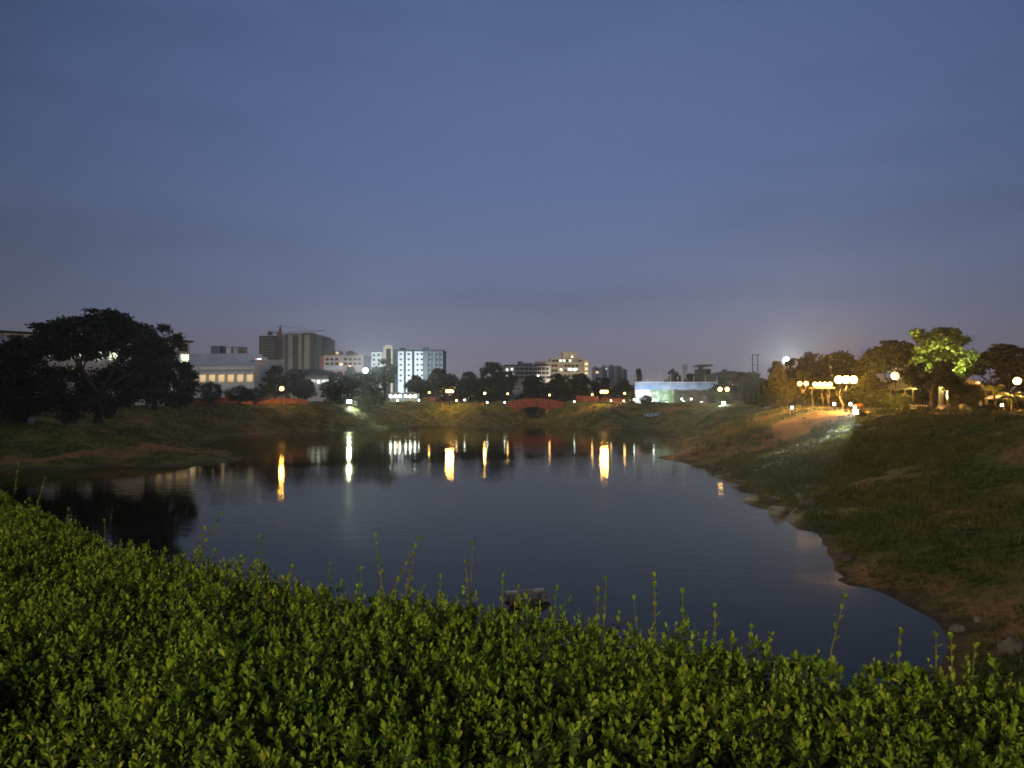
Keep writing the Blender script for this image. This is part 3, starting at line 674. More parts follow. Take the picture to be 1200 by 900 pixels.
blk(o, 'sign_light', 'lit_blue', 0.5, 1.2, 0.4, 0.6, 8.77, 9.0); blk(o, 'sign_light', 'lit_red', 0.15, 0.45, 0.4, 0.6, 8.77, 8.95)

# tower block under construction + crane
D = 420; o = bld('unfinished_tower', 'brown unfinished concrete tower block, tallest on the skyline', 'building', 302, 0, D)
u = D / F
def X(px): return (px - 302) * u
def Zr(py): return gz(py, D) - 4.0
for nme, m, a, b, y0, top in (('left_wing', 'concrete_dark', 302, 320, 2, 393), ('stair_core', 'concrete', 319.8, 331.2, 5, 395.5), ('main_slab', 'concrete', 331, 368, 0, 391.5), ('right_wing', 'netting', 367.8, 376.4, 1.2, 392.5), ('end_bay', 'netting', 376.2, 381.4, 4, 395.5)):
    blk(o, nme, m, X(a), X(b), y0, 22, -1, Zr(top))
for a, b in ((338, 343), (350.2, 354), (357, 363)): blk(o, 'facade_pier', 'concrete_light', X(a), X(b), -1.1, -0.006, -1, Zr(392.4))
for a, b in ((334, 337.6), (354.2, 356.6), (364, 367)): blk(o, 'facade_recess', 'concrete_dark', X(a), X(b), -0.35, -0.004, -1, Zr(392))  # dark strips laid on the front in place of recesses
blk(o, 'roof_slab', 'concrete_dark', X(336), X(367), -0.6, 21, Zr(391.5) + 0.02, Zr(390.8))
blk(o, 'lift_room', 'concrete_dark', X(352), X(364), 4, 14, Zr(390.8) + 0.02, Zr(389.2))
sp = [(X(px), Zr(py)) for py in np.arange(396.5, 434, 3.6) for px in (344.9, 347.9)]
windows(o, sp, 0.9, 0.95, 'opening', y=-0.1, dep=0.5)
sp = [(X(px), Zr(py)) for py in np.arange(398, 420, 3.6) for px in (323, 327.5)]
w0 = len(o.children); windows(o, sp, 1.0, 0.9, 'opening', y=4.9, dep=0.5)
for py in np.arange(397, 434, 3.6): blk(o, 'floor_edge', 'concrete_light', X(303), X(319.5), 1.86, 1.995, Zr(py), Zr(py) + 0.25)
c = thing('tower_crane', 'thin rust-coloured tower crane standing at the brown unfinished tower', 'crane', (gx(332, 418), 412, 4.0))
def lattice(p0, p1, w, n):
    b = MB(); p0, p1 = Vector(p0), Vector(p1); d = (p1 - p0); s = d.normalized(); a = s.orthogonal().normalized(); e = s.cross(a)
    cs = [(a * i + e * j) * w / 2 for i, j in ((-1, -1), (1, -1), (1, 1), (-1, 1))]
    for q in cs: b.tube([p0 + q, p1 + q], w * 0.07, 4)
    for k in range(n):
        for i in range(4): b.tube([p0 + d * k / n + cs[i], p0 + d * (k + 1) / n + cs[(i + 1) % 4]], w * 0.06, 4)
    return b
zt = gz(389, 412) - 4
lattice((0, 0, -1), (0, 0, zt), 1.5, 24).build('mast', M['crane_red'], c)
lattice((0, 0, zt - 0.4), (24, 0, zt + .9), .4, 18).build('jib', M['crane_red'], c)
lattice((0, 0, zt - 0.4), (-6.4, 0, zt + 0.1), .8, 5).build('counter_jib', M['crane_red'], c)
MB().box(-6.4, -4.2, -0.8, 0.8, zt - 1.6, zt + 0.1).build('counterweight', M['concrete_dark'], c)
MB().tube([(0, 0, zt), (0, 0, zt + 3.4)], [0.9, 0.2], 4).build('mast_head', M['crane_red'], c)
b = MB(); b.tube([(0, 0, zt + 3.3), (14, 0, zt + 1.5)], 0.07, 4); b.tube([(0, 0, zt + 3.3), (-6, 0, zt + 0.7)], 0.07, 4); b.build('tie_bar', M['crane_red'], c)
MB().box(-1.4, 1.4, -1.6, -0.92, zt - 3, zt - 0.8).build('cab', M['crane_red'], c)

# pinkish office right of the tower
D = 300; o = bld('pink_office', 'pinkish three-storey office with a brick end wall beside the brown tower', 'building', 374, 0, D)
u = D / F
def X(px): return (px - 374) * u
def Zr(py): return gz(py, D) - 4.0
blk(o, 'end_wall', 'red_brick', 0, X(379.4), 0.4, 16, -1, Zr(416.6))
blk(o, 'wall', 'pink_wall', X(379.4) + 0.003, X(426), 0, 16, -1, Zr(417))
blk(o, 'roof', 'concrete_light', X(379), X(426.5), -0.3, 16.3, Zr(417) + 0.02, Zr(416.2))
blk(o, 'upper_storey', 'brown_wall', X(382), X(396), 3, 10, Zr(416.2) + 0.02, Zr(410.5))
blk(o, 'stair_head', 'concrete', X(404), X(414), 2, 8, Zr(416.2) + 0.02, Zr(412.5))
MB().prism([(X(404), Zr(412.5) + .03), (X(414), Zr(412.5) + .03), (X(409), Zr(410.5))], 2, 8).build('gable_roof', M['dark_roof'], o)
windows(o, [(X(px), Zr(py)) for py in (422.4, 427.6) for px in (383.5, 389, 394.5, 405, 410.5, 416, 421)], 1.2, 0.9, 'glass_dark')
windows(o, [(X(393), Zr(414.6))], 1.0, 0.9, 'lit_warm', y=2.9); windows(o, [(X(399.5), Zr(428.5)), (X(410), Zr(431.4))], 1.1, 1.0, 'lit_warm')
blk(o, 'canopy', 'pale_blue_wall', X(380), X(402), -1.0, -0.006, Zr(433), Zr(429.4))

# slate-roofed shed
D = 190; o = bld('slate_roofed_shed', 'low white shed with a dark sloping roof and four bright windows', 'building', 338, 0, D)
u = D / F
def X(px): return (px - 338) * u
def Zr(py): return gz(py, D) - 4.0
blk(o, 'wall', 'white_wall', X(341), X(391), 0, 9, -1, Zr(441))
MB().prism([(X(338), Zr(440.9)), (X(393.5), Zr(440.9)), (X(393.5), Zr(439.2)), (X(374), Zr(432.6)), (X(341), Zr(432.6)), (X(338), Zr(435))], -0.9, 10).build('roof', M['dark_roof'], o)
blk(o, 'gutter', 'slate_wall', X(338), X(393.5), -1.05, -0.91, Zr(441), Zr(440))
windows(o, [(X(px), Zr(449.5)) for px in (367, 373.2, 379.4, 384)], 0.75, 0.85, 'lit_pale', y=-0.06)
windows(o, [(X(361.5), Zr(449.6))], 0.4, 0.4, 'lit_pale', y=-0.06)

# white block with slate trim
D = 410; o = bld('apartment_block', 'white apartment block with slate blue trim and rows of small square windows', 'building', 433, 0, D)
u = D / F
def X(px): return (px - 433) * u
def Zr(py): return gz(py, D) - 4.0
blk(o, 'left_wing', 'white_wall', X(434), X(447.5), 3, 20, -1, Zr(412))
blk(o, 'left_parapet', 'slate_trim', X(433.8), X(447.5), 2.8, 20.2, Zr(412) + .02, Zr(411))
blk(o, 'link', 'slate_wall', X(447.5) + .01, X(462), 5, 20, -1, Zr(410.5))
blk(o, 'stair_tower', 'beige_light', X(448.5), X(459.5), 1, 4.98, -1, Zr(406))
blk(o, 'glazed_strip', 'glass_dark', X(452.2), X(457.5), 0.7, 0.996, -1, Zr(408.5))
blk(o, 'tower_cap', 'beige_light', X(451), X(458), 1.5, 4.5, Zr(406) + .02, Zr(404.2))
bays = ((466.4, 473.0), (475.6, 482.6), (485.6, 495.6))
blk(o, 'core_wall', 'slate_trim', X(462) + .01, X(496), 1.2, 22, -1, Zr(411.5))  # recess colour darkened to part the bays, in place of shade
for a, b in bays: blk(o, 'facade_bay', 'white_wall', X(a), X(b), 0, 1.197, -1, Zr(411.8))
blk(o, 'roof_parapet', 'slate_trim', X(462), X(519), -0.3, 22.3, Zr(411.5) + .02, Zr(409.8))
blk(o, 'right_wing', 'slate_wall', X(496) + .01, X(518.6), 0.8, 22, -1, Zr(411.5))
for px in (501, 505.5, 510, 514.5): blk(o, 'downpipe_strip', 'slate_trim', X(px), X(px) + .5, 0.62, 0.797, -1, Zr(411.6))
blk(o, 'roof_tank', 'white_wall', X(494), X(501), 4, 8, Zr(409.8) + .02, Zr(406.6)); blk(o, 'roof_tank', 'slate_trim', X(467), X(473.5), 4, 8, Zr(409.8) + .02, Zr(407.2))
rows = np.arange(416, 452, 6.25)
windows(o, [(X(px), Zr(py)) for py in rows for px in (469.6, 479, 489.2, 494.3)], 1.05, 0.95, 'glass_dark', y=-0.05, dep=0.3)
windows(o, [(X(px), Zr(py)) for py in rows[:5] for px in (503.3, 512.3, 516.6)], 0.9, 0.9, 'glass_dark', y=0.75, dep=0.3)
windows(o, [(X(px), Zr(py)) for py in (417, 422.5, 428) for px in (437, 442.5)], 1.1, 1.0, 'glass_dark', y=2.95, dep=0.3)

# beige stepped block and its long low wing
D = 360; o = bld('beige_stepped_block', 'beige stepped block with lit windows and a penthouse, right of centre', 'building', 626, 0, D)
u = D / F
def X(px): return (px - 626) * u
def Zr(py): return gz(py, D) - 4.0
blk(o, 'wall', 'beige_wall', X(627), X(684), 0, 18, -1, Zr(424)); blk(o, 'upper_storey', 'beige_wall', X(645), X(684), 1.2, 16, Zr(424) + .02, Zr(419.2))
blk(o, 'penthouse', 'beige_light', X(660), X(676.5), 2, 12, Zr(419.2) + .02, Zr(412.6)); blk(o, 'penthouse_roof', 'beige_light', X(658.5), X(678), 1.6, 12.4, Zr(412.6) + .02, Zr(411.8))
blk(o, 'end_wall', 'beige_light', X(684) + .01, X(690.5), -0.6, 17, -1, Zr(421.5))
for py in (425.4, 431, 436.8): blk(o, 'balcony_band', 'beige_light', X(627), X(684), -0.7, -0.005, Zr(py) - 0.35, Zr(py) + .28)
for px in (644, 654, 680): blk(o, 'pier', 'beige_light', X(px), X(px) + .5, -0.5, -0.006, -1, Zr(424))
windows(o, [(X(px), Zr(py)) for py in (429.8, 435.6, 441.8) for px in (631, 636, 641, 648, 651.4, 663, 667, 671.5, 676)], 1.0, 1.0, 'glass_dark')
windows(o, [(X(px), Zr(424)) for px in (649, 653.5, 665, 680)], 1.2, 1.0, 'glass_dark', y=1.15)
windows(o, [(X(px), Zr(423.9)) for px in (661.4, 668.3, 657)], 1.1, 1.0, 'lit_pale', y=1.15); windows(o, [(X(670.8), Zr(419.0))], 0.9, 0.9, 'lit_pale', y=1.95)
windows(o, [(X(674), Zr(434.0)), (X(668), Zr(434.0))], 1.5, 1.3, 'lit_bright', y=-0.06); windows(o, [(X(657.5), Zr(434.4)), (X(638.7), Zr(437.8))], 1.2, 1.0, 'lit_pale', y=-0.06)
windows(o, [(X(687), Zr(py)) for py in (428, 433.6, 439.2, 444.6)], 1.2, 1.1, 'lit_warm', y=-0.66)
D = 340; o = bld('low_beige_wing', 'low flat wing with ribbon windows and a blue roof tank beside the beige block', 'building', 576, 0, D)
u = D / F
def X(px): return (px - 576) * u
def Zr(py): return gz(py, D) - 4.0
blk(o, 'wall', 'grey_tower', X(577), X(645), 0, 16, -1, Zr(429)); blk(o, 'roof', 'brown_wall', X(590), X(644), 2, 14, Zr(429) + .02, Zr(427))
for py in (431, 436, 441): blk(o, 'ribbon_window', 'glass_dark', X(603), X(643), -0.15, -0.004, Zr(py) - 1.0, Zr(py) + .15)
for px in np.arange(604, 644, 5): blk(o, 'mullion', 'grey_tower', X(px), X(px) + .3, -0.3, -0.152, -1, Zr(430))
blk(o, 'blue_tank', 'boat_blue', X(609), X(624), 4, 8, Zr(427) + .02, Zr(424.8)); blk(o, 'roof_cabin', 'dark_roof', X(607), X(613), 8.2, 10, Zr(427) + .02, Zr(422.6))
windows(o, [(X(583), Zr(436)), (X(594.3), Zr(434.6)), (X(600), Zr(434)), (X(600.2), Zr(438.6)), (X(594.6), Zr(443))], 1.0, 1.0, 'lit_pale', y=-0.06); windows(o, [(X(630.6), Zr(442))], 0.9, 0.8, 'lit_bright', y=-0.06)

# faint towers far away
o = None
for k, (a, b, top, lab) in enumerate(((695, 704.5, 430.5, 'faint grey tower nearest the lit end of the beige block'), (706, 712, 428.8, 'thin faint grey tower, second from the beige block'), (714, 721.5, 428.4, 'faint grey tower, third from the beige block'), (722.5, 729, 428.9, 'faint grey tower, fourth from the beige block'), (730, 735, 433, 'lowest faint grey tower, nearest the thin pointed tree'))):
    D = 900 + 12 * k; u = D / F; o = bld('distant_tower', lab, 'building', a, 0, D); o['group'] = 'faint grey towers on the skyline'
    w = (b - a) * u; h = gz(top, D) - 4
    blk(o, 'wall', 'grey_tower', 0, w, 0, 12, -1, h); blk(o, 'stair_strip', 'slate_trim', w * .42, w * .56, -0.3, -0.01, -1, h - 0.5)
    blk(o, 'roof_tank', 'grey_tower', w * .2, w * .5, 3, 7, h + .02, h + 1.6)
    if k == 1: windows(o, [(w * .75, h - 4)], 1.5, 1.4, 'lit_pale', y=-0.1, dep=.4)
    if k == 0: windows(o, [(w * .5, h - 7)], 3, 2.6, 'lit_warm', y=-0.4, dep=.4)

# little houses among the trees
D = 190; u = D / F
o = bld('gabled_house', 'little white gabled house among the trees left of the red bridge', 'house', 598, 0, D)
blk(o, 'wall', 'white_wall', 0, 15 * u, 0, 4, -1, gz(452, D) - 4)
MB().prism([(-.15, gz(452, D) - 3.98), (15 * u + .15, gz(452, D) - 3.98), (15 * u * .6, gz(446.6, D) - 4)], -0.2, 4.2).build('roof', M['pale_stone'], o)
windows(o, [(4 * u, gz(456.5, D) - 4), (9.5 * u, gz(456.5, D) - 4)], 0.35, 0.55, 'glass_dark', y=-0.04, dep=.1)
o = bld('flat_roofed_shed', 'low grey flat-roofed shed behind the right half of the red bridge', 'shed', 633, 0, D)
blk(o, 'wall', 'slate_wall', 0, 16 * u, 0, 4, -1, gz(451, D) - 4); blk(o, 'roof', 'slate_trim', -.2, 16 * u + .2, -.3, 4.2, gz(451, D) - 3.98, gz(450, D) - 4)
blk(o, 'door', 'glass_dark', 5 * u, 7.5 * u, -0.06, -0.004, 0.2, 2.0)
# water tower & brown building on the right
D = 230; u = D / F
o = bld('brown_warehouse', 'long brown warehouse behind the right part of the painted wall', 'building', 834, 0, D)
blk(o, 'wall', 'brown_wall', 0, 50 * u, 0, 14, -1, gz(440, D) - 4)
MB().prism([(-.3, gz(440, D) - 3.98), (50 * u, gz(440, D) - 3.98), (50 * u, gz(437.5, D) - 4), (22 * u, gz(434.6, D) - 4), (6 * u, gz(437.5, D) - 4)], -0.3, 14.3).build('roof', M['brown_wall'], o)
blk(o, 'roof_tank', 'dark_roof', 17 * u, 21 * u, 3, 5, gz(436.2, D) - 4, gz(432.6, D) - 4)
windows(o, [(k * 4 * u + 2, gz(446, D) - 4) for k in range(9)], 0.8, 0.9, 'glass_dark', y=-0.04)
o = bld('roof_pavilion', 'dark rooftop pavilion with a flat cantilevered canopy above the painted wall', 'building', 820, 0, 215)
u = 215 / F
blk(o, 'wall', 'concrete_dark', .2, 13.2 * u, 0, 7, -1, gz(432.2, 215) - 4); blk(o, 'canopy_slab', 'concrete_dark', -.1, 14.5 * u, -.8, 7.8, gz(429, 215) - 4, gz(427.2, 215) - 4)
blk(o, 'canopy_post', 'concrete_dark', .3, 4.5 * u, .5, 3, gz(432.2, 215) - 3.98, gz(429, 215) - 4.01)
windows(o, [(2.2, gz(438, 215) - 4)], 1.0, 1.0, 'glass_dark', y=-.05)

# tower-like mast with a head frame (telecom)
def mast(name, label, cat, px, top, D, w, head):
    o = thing(name, label, cat, (gx(px, D), D, 4.0)); h = gz(top, D) - 4
    lattice((0, 0, -0.5), (0, 0, h), w, 10).build('lattice', M['white_metal'], o)
    b = MB()
    for k in range(3):
        t = k * 2.1 + .4; b.tube([(math.cos(t) * w * .8, math.sin(t) * w * .8, h - head), (math.cos(t) * w * .8, math.sin(t) * w * .8, h)], .16, 5)
    b.build('antenna', M['white_metal'], o); return o
mast('antenna_mast', 'grey antenna mast with a wider head above the painted wall', 'mast', 802.5, 426.5, 230, 0.9, 2.0)
o = thing('gantry_frame', 'tall two-legged steel gantry against the sky above the brown warehouse', 'gantry', (gx(882, 190), 190, 4.0)); u = 190 / F
h = gz(415, 190) - 4
b = MB(); b.tube([(0, 0, -.5), (0, 0, h)], .13, 6); b.build('post', M['iron'], o); b = MB(); b.tube([(6.2 * u, 0, -.5), (6.2 * u, 0, h)], .13, 6); b.build('post', M['iron'], o)
for z in (h - .15, h - 2.6): MB().tube([(0, 0, z), (6.2 * u + (.5 if z > h - 1 else 0), 0, z)], .09, 6).build('crossbar', M['iron'], o)

# ------------------------------------------------------------------ painted wall by the lake
def mural_material():
    m, t, p = base_mat('painted_panel'); n = t.nodes; l = t.links
    tc = n.new('ShaderNodeTexCoord'); sp = n.new('ShaderNodeSeparateXYZ'); l.new(tc.outputs['Object'], sp.inputs[0])
    def noise(s, d=4, sc=(1, 1, 1)):
        mp = n.new('ShaderNodeMapping'); mp.inputs['Scale'].default_value = sc; l.new(tc.outputs['Object'], mp.inputs[0])
        q = n.new('ShaderNodeTexNoise'); q.inputs['Scale'].default_value = s; q.inputs['Detail'].default_value = d; l.new(mp.outputs[0], q.inputs['Vector']); return q.outputs['Fac']
    def ramp(v, st):
        q = n.new('ShaderNodeValToRGB'); l.new(v, q.inputs[0]); e = q.color_ramp.elements
        e[0].position = st[0][0]; e[0].color = (*st[0][1], 1); e[1].position = st[-1][0]; e[1].color = (*st[-1][1], 1)
        for a, c in st[1:-1]: k = e.new(a); k.color = (*c, 1)
        return q.outputs[0]
    def mix(f, a, b):
        q = n.new('ShaderNodeMix'); q.data_type = 'RGBA'; l.new(f, q.inputs[0]); l.new(a, q.inputs[6]); l.new(b, q.inputs[7]); return q.outputs[2]
    def madd(a, k, b):
        q = n.new('ShaderNodeMath'); q.operation = 'MULTIPLY_ADD'; l.new(a, q.inputs[0]); q.inputs[1].default_value = k
        if isinstance(b, (int, float)): q.inputs[2].default_value = b
        else: l.new(b, q.inputs[2])
        return q.outputs[0]
    def rng(v, a, b):
        q = n.new('ShaderNodeMapRange'); q.interpolation_type = 'SMOOTHSTEP'; q.inputs['From Min'].default_value = a; q.inputs['From Max'].default_value = b; l.new(v, q.inputs['Value']); return q.outputs[0]
    blossom = ramp(noise(1.15, 6), [(0.3, (0.28, 0.40, 0.55)), (0.45, (0.62, 0.55, 0.60)), (0.55, (0.70, 0.62, 0.66)), (0.7, (0.45, 0.30, 0.36))])
    greens = ramp(noise(0.75, 6), [(0.3, (0.05, 0.10, 0.04)), (0.47, (0.16, 0.27, 0.13)), (0.57, (0.34, 0.44, 0.36)), (0.7, (0.50, 0.56, 0.62))])
    dusk = ramp(noise(0.6, 6, (1, 1, 1.8)), [(0.3, (0.015, 0.022, 0.012)), (0.5, (0.055, 0.05, 0.035)), (0.62, (0.10, 0.055, 0.045)), (0.72, (0.22, 0.22, 0.23))])
    skyb = ramp(noise(0.5, 4), [(0.3, (0.16, 0.30, 0.58)), (0.55, (0.36, 0.48, 0.68)), (0.7, (0.55, 0.62, 0.72))])
    xw = madd(noise(0.7, 4), 3.6, sp.outputs['X'])
    c = mix(rng(xw, 4.2, 5.4), blossom, greens)
    c = mix(rng(sp.outputs['X'], 7.72, 7.74), c, dusk)
    zt = madd(noise(1.7, 4), 0.9, sp.outputs['Z'])
    c = mix(rng(zt, 3.3, 3.6), c, skyb)
    l.new(c, p.inputs['Base Color']); p.inputs['Roughness'].default_value = 0.75
    return m
D = 157; u = D / F; zb = 3.9
o = thing('painted_wall', 'long wall painted with a landscape, blue along its top and brightly lit at its left', 'wall', (gx(744, D), D, zb))
Wm = 96 * u; Hm = gz(448.3, D) - zb
b = MB(); b.box(0, Wm, 0, 0.3, -0.8, Hm); b.build('panel', mural_material(), o)
blk(o, 'coping', 'white_wall', -0.1, Wm + 0.1, -0.08, 0.38, Hm + .005, Hm + .14)
blk(o, 'end_panel', 'white_wall', Wm + .01, Wm + 2.6, 0, 0.3, Hm - 0.75, Hm)
blk(o, 'end_post', 'white_wall', Wm + 2.3, Wm + 2.6, 0.02, 0.28, -0.8, Hm - 0.76)
for px in np.arange(745.3, 842, 13.6):
    h = (gz(437.5, D) - zb) if px < 790 else (gz(441, D) - zb)
    MB().tube([((px - 744) * u, .15, Hm + .15), ((px - 744) * u, .15, h)], .055, 6).build('fence_post', M['white_metal'], o)
b = MB()
for k in (0.45, 0.95, 1.45): b.tube([(0.2, .15, Hm + k), (46 * u, .15, Hm + k)], .016, 4)
b.build('fence_wire', M['white_metal'], o)

# ------------------------------------------------------------------ red footbridge, kerbs and low walls on the far bank
D = 167; u = D / F
def bx(px): return (px - 626.5) * u
zb = 2.0
o = thing('footbridge', 'small red arched footbridge over the inlet at the far end of the lake', 'bridge', (gx(626.5, D), D, zb))
def bz(py): return gz(py, D) - zb
top = [(px, 467.6 + 4.6 * ((px - 626.5) / 35.0) ** 2) for px in np.linspace(592, 661, 15)]
arch = [(px, 476.6 + 3.2 * (abs(px - 625.5) / 13.5) ** 2.4) for px in np.linspace(639, 612, 13)]
poly = [(bx(a), bz(b)) for a, b in top] + [(bx(660), bz(475)), (bx(656), bz(479.5)), (bx(652), bz(481.2)), (bx(639), bz(481.2))] + [(bx(a), bz(b)) for a, b in arch] + [(bx(612), bz(481.2)), (bx(600), bz(481)), (bx(596), bz(478.5)), (bx(593), bz(475))]
MB().prism(poly, -1.2, 4.2).build('side_wall', M['red_paint'], o)
b = MB(); q = [(bx(a), bz(b_)) for a, b_ in top]
b.prism([(x, z + .012) for x, z in q] + [(x, z + .15) for x, z in reversed(q)], -1.32, -1.0); b.build('parapet_coping', M['red_paint'], o)
b = MB(); b.prism([(x, z + .012) for x, z in q] + [(x, z + .15) for x, z in reversed(q)], 4.0, 4.32); b.build('parapet_coping', M['red_paint'], o)
for a, c_ in ((599.5, 611.6), (639.4, 654)):
    blk(o, 'abutment', 'pale_stone', bx(a), bx(c_), -1.28, 4.28, bz(487), bz(481.3))

def run(name, label, cat, pts, h, th, m, sink=0.4, group=None):
    """a low wall or kerb following the ground through pts (px, D)"""
    P = [Vector((gx(px, d), d, 0)) for px, d in pts]; o = thing(name, label, cat, (P[0].x, P[0].y, 0), 0, group); b = MB(); Q = []
    for i in range(len(P) - 1):
        n = max(1, int((P[i + 1] - P[i]).length / 2))
        Q += [P[i].lerp(P[i + 1], k / n) for k in range(n)]
    Q.append(P[-1]); vs = []; fs = []
    for i, p in enumerate(Q):
        d = (Q[min(i + 1, len(Q) - 1)] - Q[max(i - 1, 0)]).normalized(); s = Vector((-d.y, d.x, 0)) * th / 2; z = g1(p.x, p.y); c = p - P[0]
        vs += [(*(c - s).xy, z - sink), (*(c - s).xy, z + h), (*(c + s).xy, z + h), (*(c + s).xy, z - sink)]
    for i in range(len(Q) - 1):
        for k in range(4): fs.append((i * 4 + k, i * 4 + (k + 1) % 4, i * 4 + 4 + (k + 1) % 4, i * 4 + 4 + k))
    fs += [(0, 3, 2, 1), tuple((len(Q) - 1) * 4 + k for k in range(4))]
    b.add(vs, fs); b.build('wall_body', M[m], o)
    return o
run('promenade_kerb', 'pale kerb along the lamp-lit grass left of the red bridge', 'kerb', [(488, 173), (530, 174), (589, 172)], 0.28, 0.35, 'kerb')
run('promenade_kerb', 'pale kerb between the red bridge and the painted wall', 'kerb', [(665, 173), (700, 171), (742, 162)], 0.28, 0.35, 'kerb')
run('garden_wall', 'earth-red garden wall lit orange at the right of the tallest left trees', 'wall', [(206, 128), (262, 132), (312, 137)], 1.25, 0.3, 'earth_wall')
run('garden_wall', 'low earth-red wall glowing behind the lone orange lamp', 'wall', [(314, 137.5), (332, 138), (360, 141)], 0.95, 0.3, 'earth_wall')
run('red_wall', 'low red wall under the single lamp right of the red bridge', 'wall', [(675, 170), (701, 170)], 1.35, 0.3, 'red_paint')
run('red_wall', 'low red wall under the wide lamp, reaching toward the painted wall', 'wall', [(703, 171), (738, 164)], 1.05, 0.3, 'red_paint')
run('red_wall', 'small red wall lit by the lamp beside the white stall', 'wall', [(496, 176), (511, 176)], 1.3, 0.3, 'red_paint')
run('stone_wall', 'low pale stone wall lit yellow, behind the single tall lamp post', 'wall', [(1036, 84), (1062, 83), (1088, 82)], 0.62, 0.35, 'pale_stone')
for i, (px, D, w, h, lab, rz) in enumerate(((1108, 79, 1.4, .42, 'pale boulder between the black low tree and the white post', .4), (1131, 78, 2.0, .52, 'largest pale boulder, left of the white post by the thatched hut', 1.2), (1098, 80, 1.1, .36, 'pale boulder at the trunk of the black low tree', 2.2), (143, 84, 1.0, .62, 'pale boulder on the dark left bank under the trees', 3.0))):
    r = np.random.default_rng(50 + i); b = MB(); b.ball((0, 0, 0), 1, 26, 16)
    vs = np.array(b.v); nn = 1 + 0.10 * np.sin(vs @ r.normal(0, 9, 3)) + 0.08 * np.sin(vs @ r.normal(0, 13, 3) + 2) + 0.22 * np.sin(vs @ r.normal(0, 2.2, 3) + 1) + 0.12 * np.sin(vs @ r.normal(0, 5, 3)); vs = vs * nn[:, None]; b.v = [tuple(p) for p in vs * np.array([w / 2, w / 2.6, h])]
    x = gx(px, D); o = b.build('boulder', M['worn_rock'], None, (x, D, g1(x, D) + h * .1), True); o.rotation_euler = (0, 0, rz); tag(o, lab, 'boulder')
x = gx(1149, 79); o = thing('marker_post', 'short white post beside the largest pale boulder', 'post', (x, 79, g1(x, 79)))
MB().box(-.09, .09, -.09, .09, -.2, 1.0).build('post_shaft', M['white_metal'], o); MB().lathe([(.13, 0), (.13, .05), (.02, .14)], (0, 0, 1.004), 8).build('post_cap', M['white_metal'], o)

# ------------------------------------------------------------------ lamps
LAMP = {'dim_globe': ((1, .55, .16), 2.5), 'warm_globe': ((1, .55, .16), 6), 'orange_globe': ((1, .44, .08), 85), 'yellow_globe': ((1, .50, .11), 210)}
PL = {}
def bulb(parent, loc, r, I, color):
    """the lamp's own light, a sphere of radiant intensity I just outside its globe"""
    k = (round(r, 3), round(I, 1), color)
    if k not in PL:
        d = bpy.data.lights.new('globe_bulb', 'POINT'); d.energy = 4 * math.pi * I; d.color = color; d.shadow_soft_size = r * .95; PL[k] = d
    o = bpy.data.objects.new('globe_bulb', PL[k]); link(o, parent); o.location = loc; return o
def spotl(name, parent, loc, target, energy, angle, color, blend=0.5, size=0.1):
    d = bpy.data.lights.new(name, 'SPOT'); d.energy = energy; d.spot_size = math.radians(angle); d.spot_blend = blend; d.color = color; d.shadow_soft_size = size
    o = bpy.data.objects.new(name, d); link(o, parent); o.location = loc
    o.rotation_euler = (Vector(target) - Vector(loc)).to_track_quat('-Z', 'Y').to_euler(); return o

def lamp_meshes(h, spots, r):
    """post height h, spots [(x, y, z)] globes; returns meshes"""
    p = MB(); p.lathe([(.17, -.3), (.17, .12), (.11, .2), (.075, .32), (.055, h * .6), (.048, h - .05)], n=10)
    return p.mesh('post', True)
globe_me = {}
def globe(r, m):
    k = (round(r, 3), m)
    if k not in globe_me:
        b = MB(); b.ball((0, 0, 0), r, 10, 6); me_ = b.mesh('globe', True); me_.materials.append(M[m]); globe_me[k] = me_
    return globe_me[k]
POST = {}
def lamp(label, px, pys, D, spots, r=0.27, m='warm_globe', name='park_lamp', group='globe lamps round the lake', rz=0.0, I=None):
    """spots: globe offsets in photo pixels from px; pys: globe row"""
    u = D / F; x = gx(px, D); zb = g1(x, D); zg = gz(pys, D) - zb
    o = thing(name, label, 'lamp', (x, D, zb), rz, group)
    hp = zg - (r + .08 if 0.0 in spots and len(spots) == 1 else 0.75)
    if len(spots) > 1 and 0.0 in spots: hp = zg - r - .1
    k = (round(hp, 2), len(spots))
    if k not in POST:
        POST[k] = lamp_meshes(hp, spots, r); POST[k].materials.append(M['iron'])
    part('post', POST[k], o)
    for s in spots:
        sx = s * u
        if s:
            pts = [(sx * t, 0, (zg - r - .08) - (0.62 * math.sin(math.pi * min(1, t)) if len(spots) < 4 else 0.0) * .75 - (1 - t) * .25) for t in np.linspace(0, 1, 8)]
            MB().tube(pts, .032, 6).build('arm', M['iron'], o)
        gh = MB().lathe([(.05, -.1), (r * .55, -.02), (r * .6, .03)], (sx, 0, zg - r + .0), 10).build('globe_holder', M['iron'], o)
        g_ = part('globe', globe(r, m), gh, (sx, 0, zg)); bulb(gh, (sx, 0, zg), r, I or LAMP[m][1], LAMP[m][0])
    return o
lamp('lone orange globe lamp in front of the earth-red wall at the left', 330, 455.5, 132, [0.0], .36, 'orange_globe')
lamp('globe lamp beside the small red wall right of the white stall', 503, 460, 170, [0.0], .19, 'dim_globe')
lamp('wide three-globe lamp above the lit grass left of the red bridge', 527, 458.5, 158, [-2.9, 0.0, 2.9], .27, 'yellow_globe', I=70)
lamp('globe lamp on the grass midway between the wide lamp and the red bridge', 568, 461, 160, [0.0], .22, I=22)
lamp('globe lamp at the left end of the red bridge', 595, 461.5, 172, [0.0], .19, 'dim_globe')
lamp('globe lamp behind the right half of the red bridge', 644, 463, 172, [0.0], .19, 'dim_globe')
lamp('globe lamp on the low red wall right of the bridge', 694, 462.5, 168, [0.0], .19, 'dim_globe')
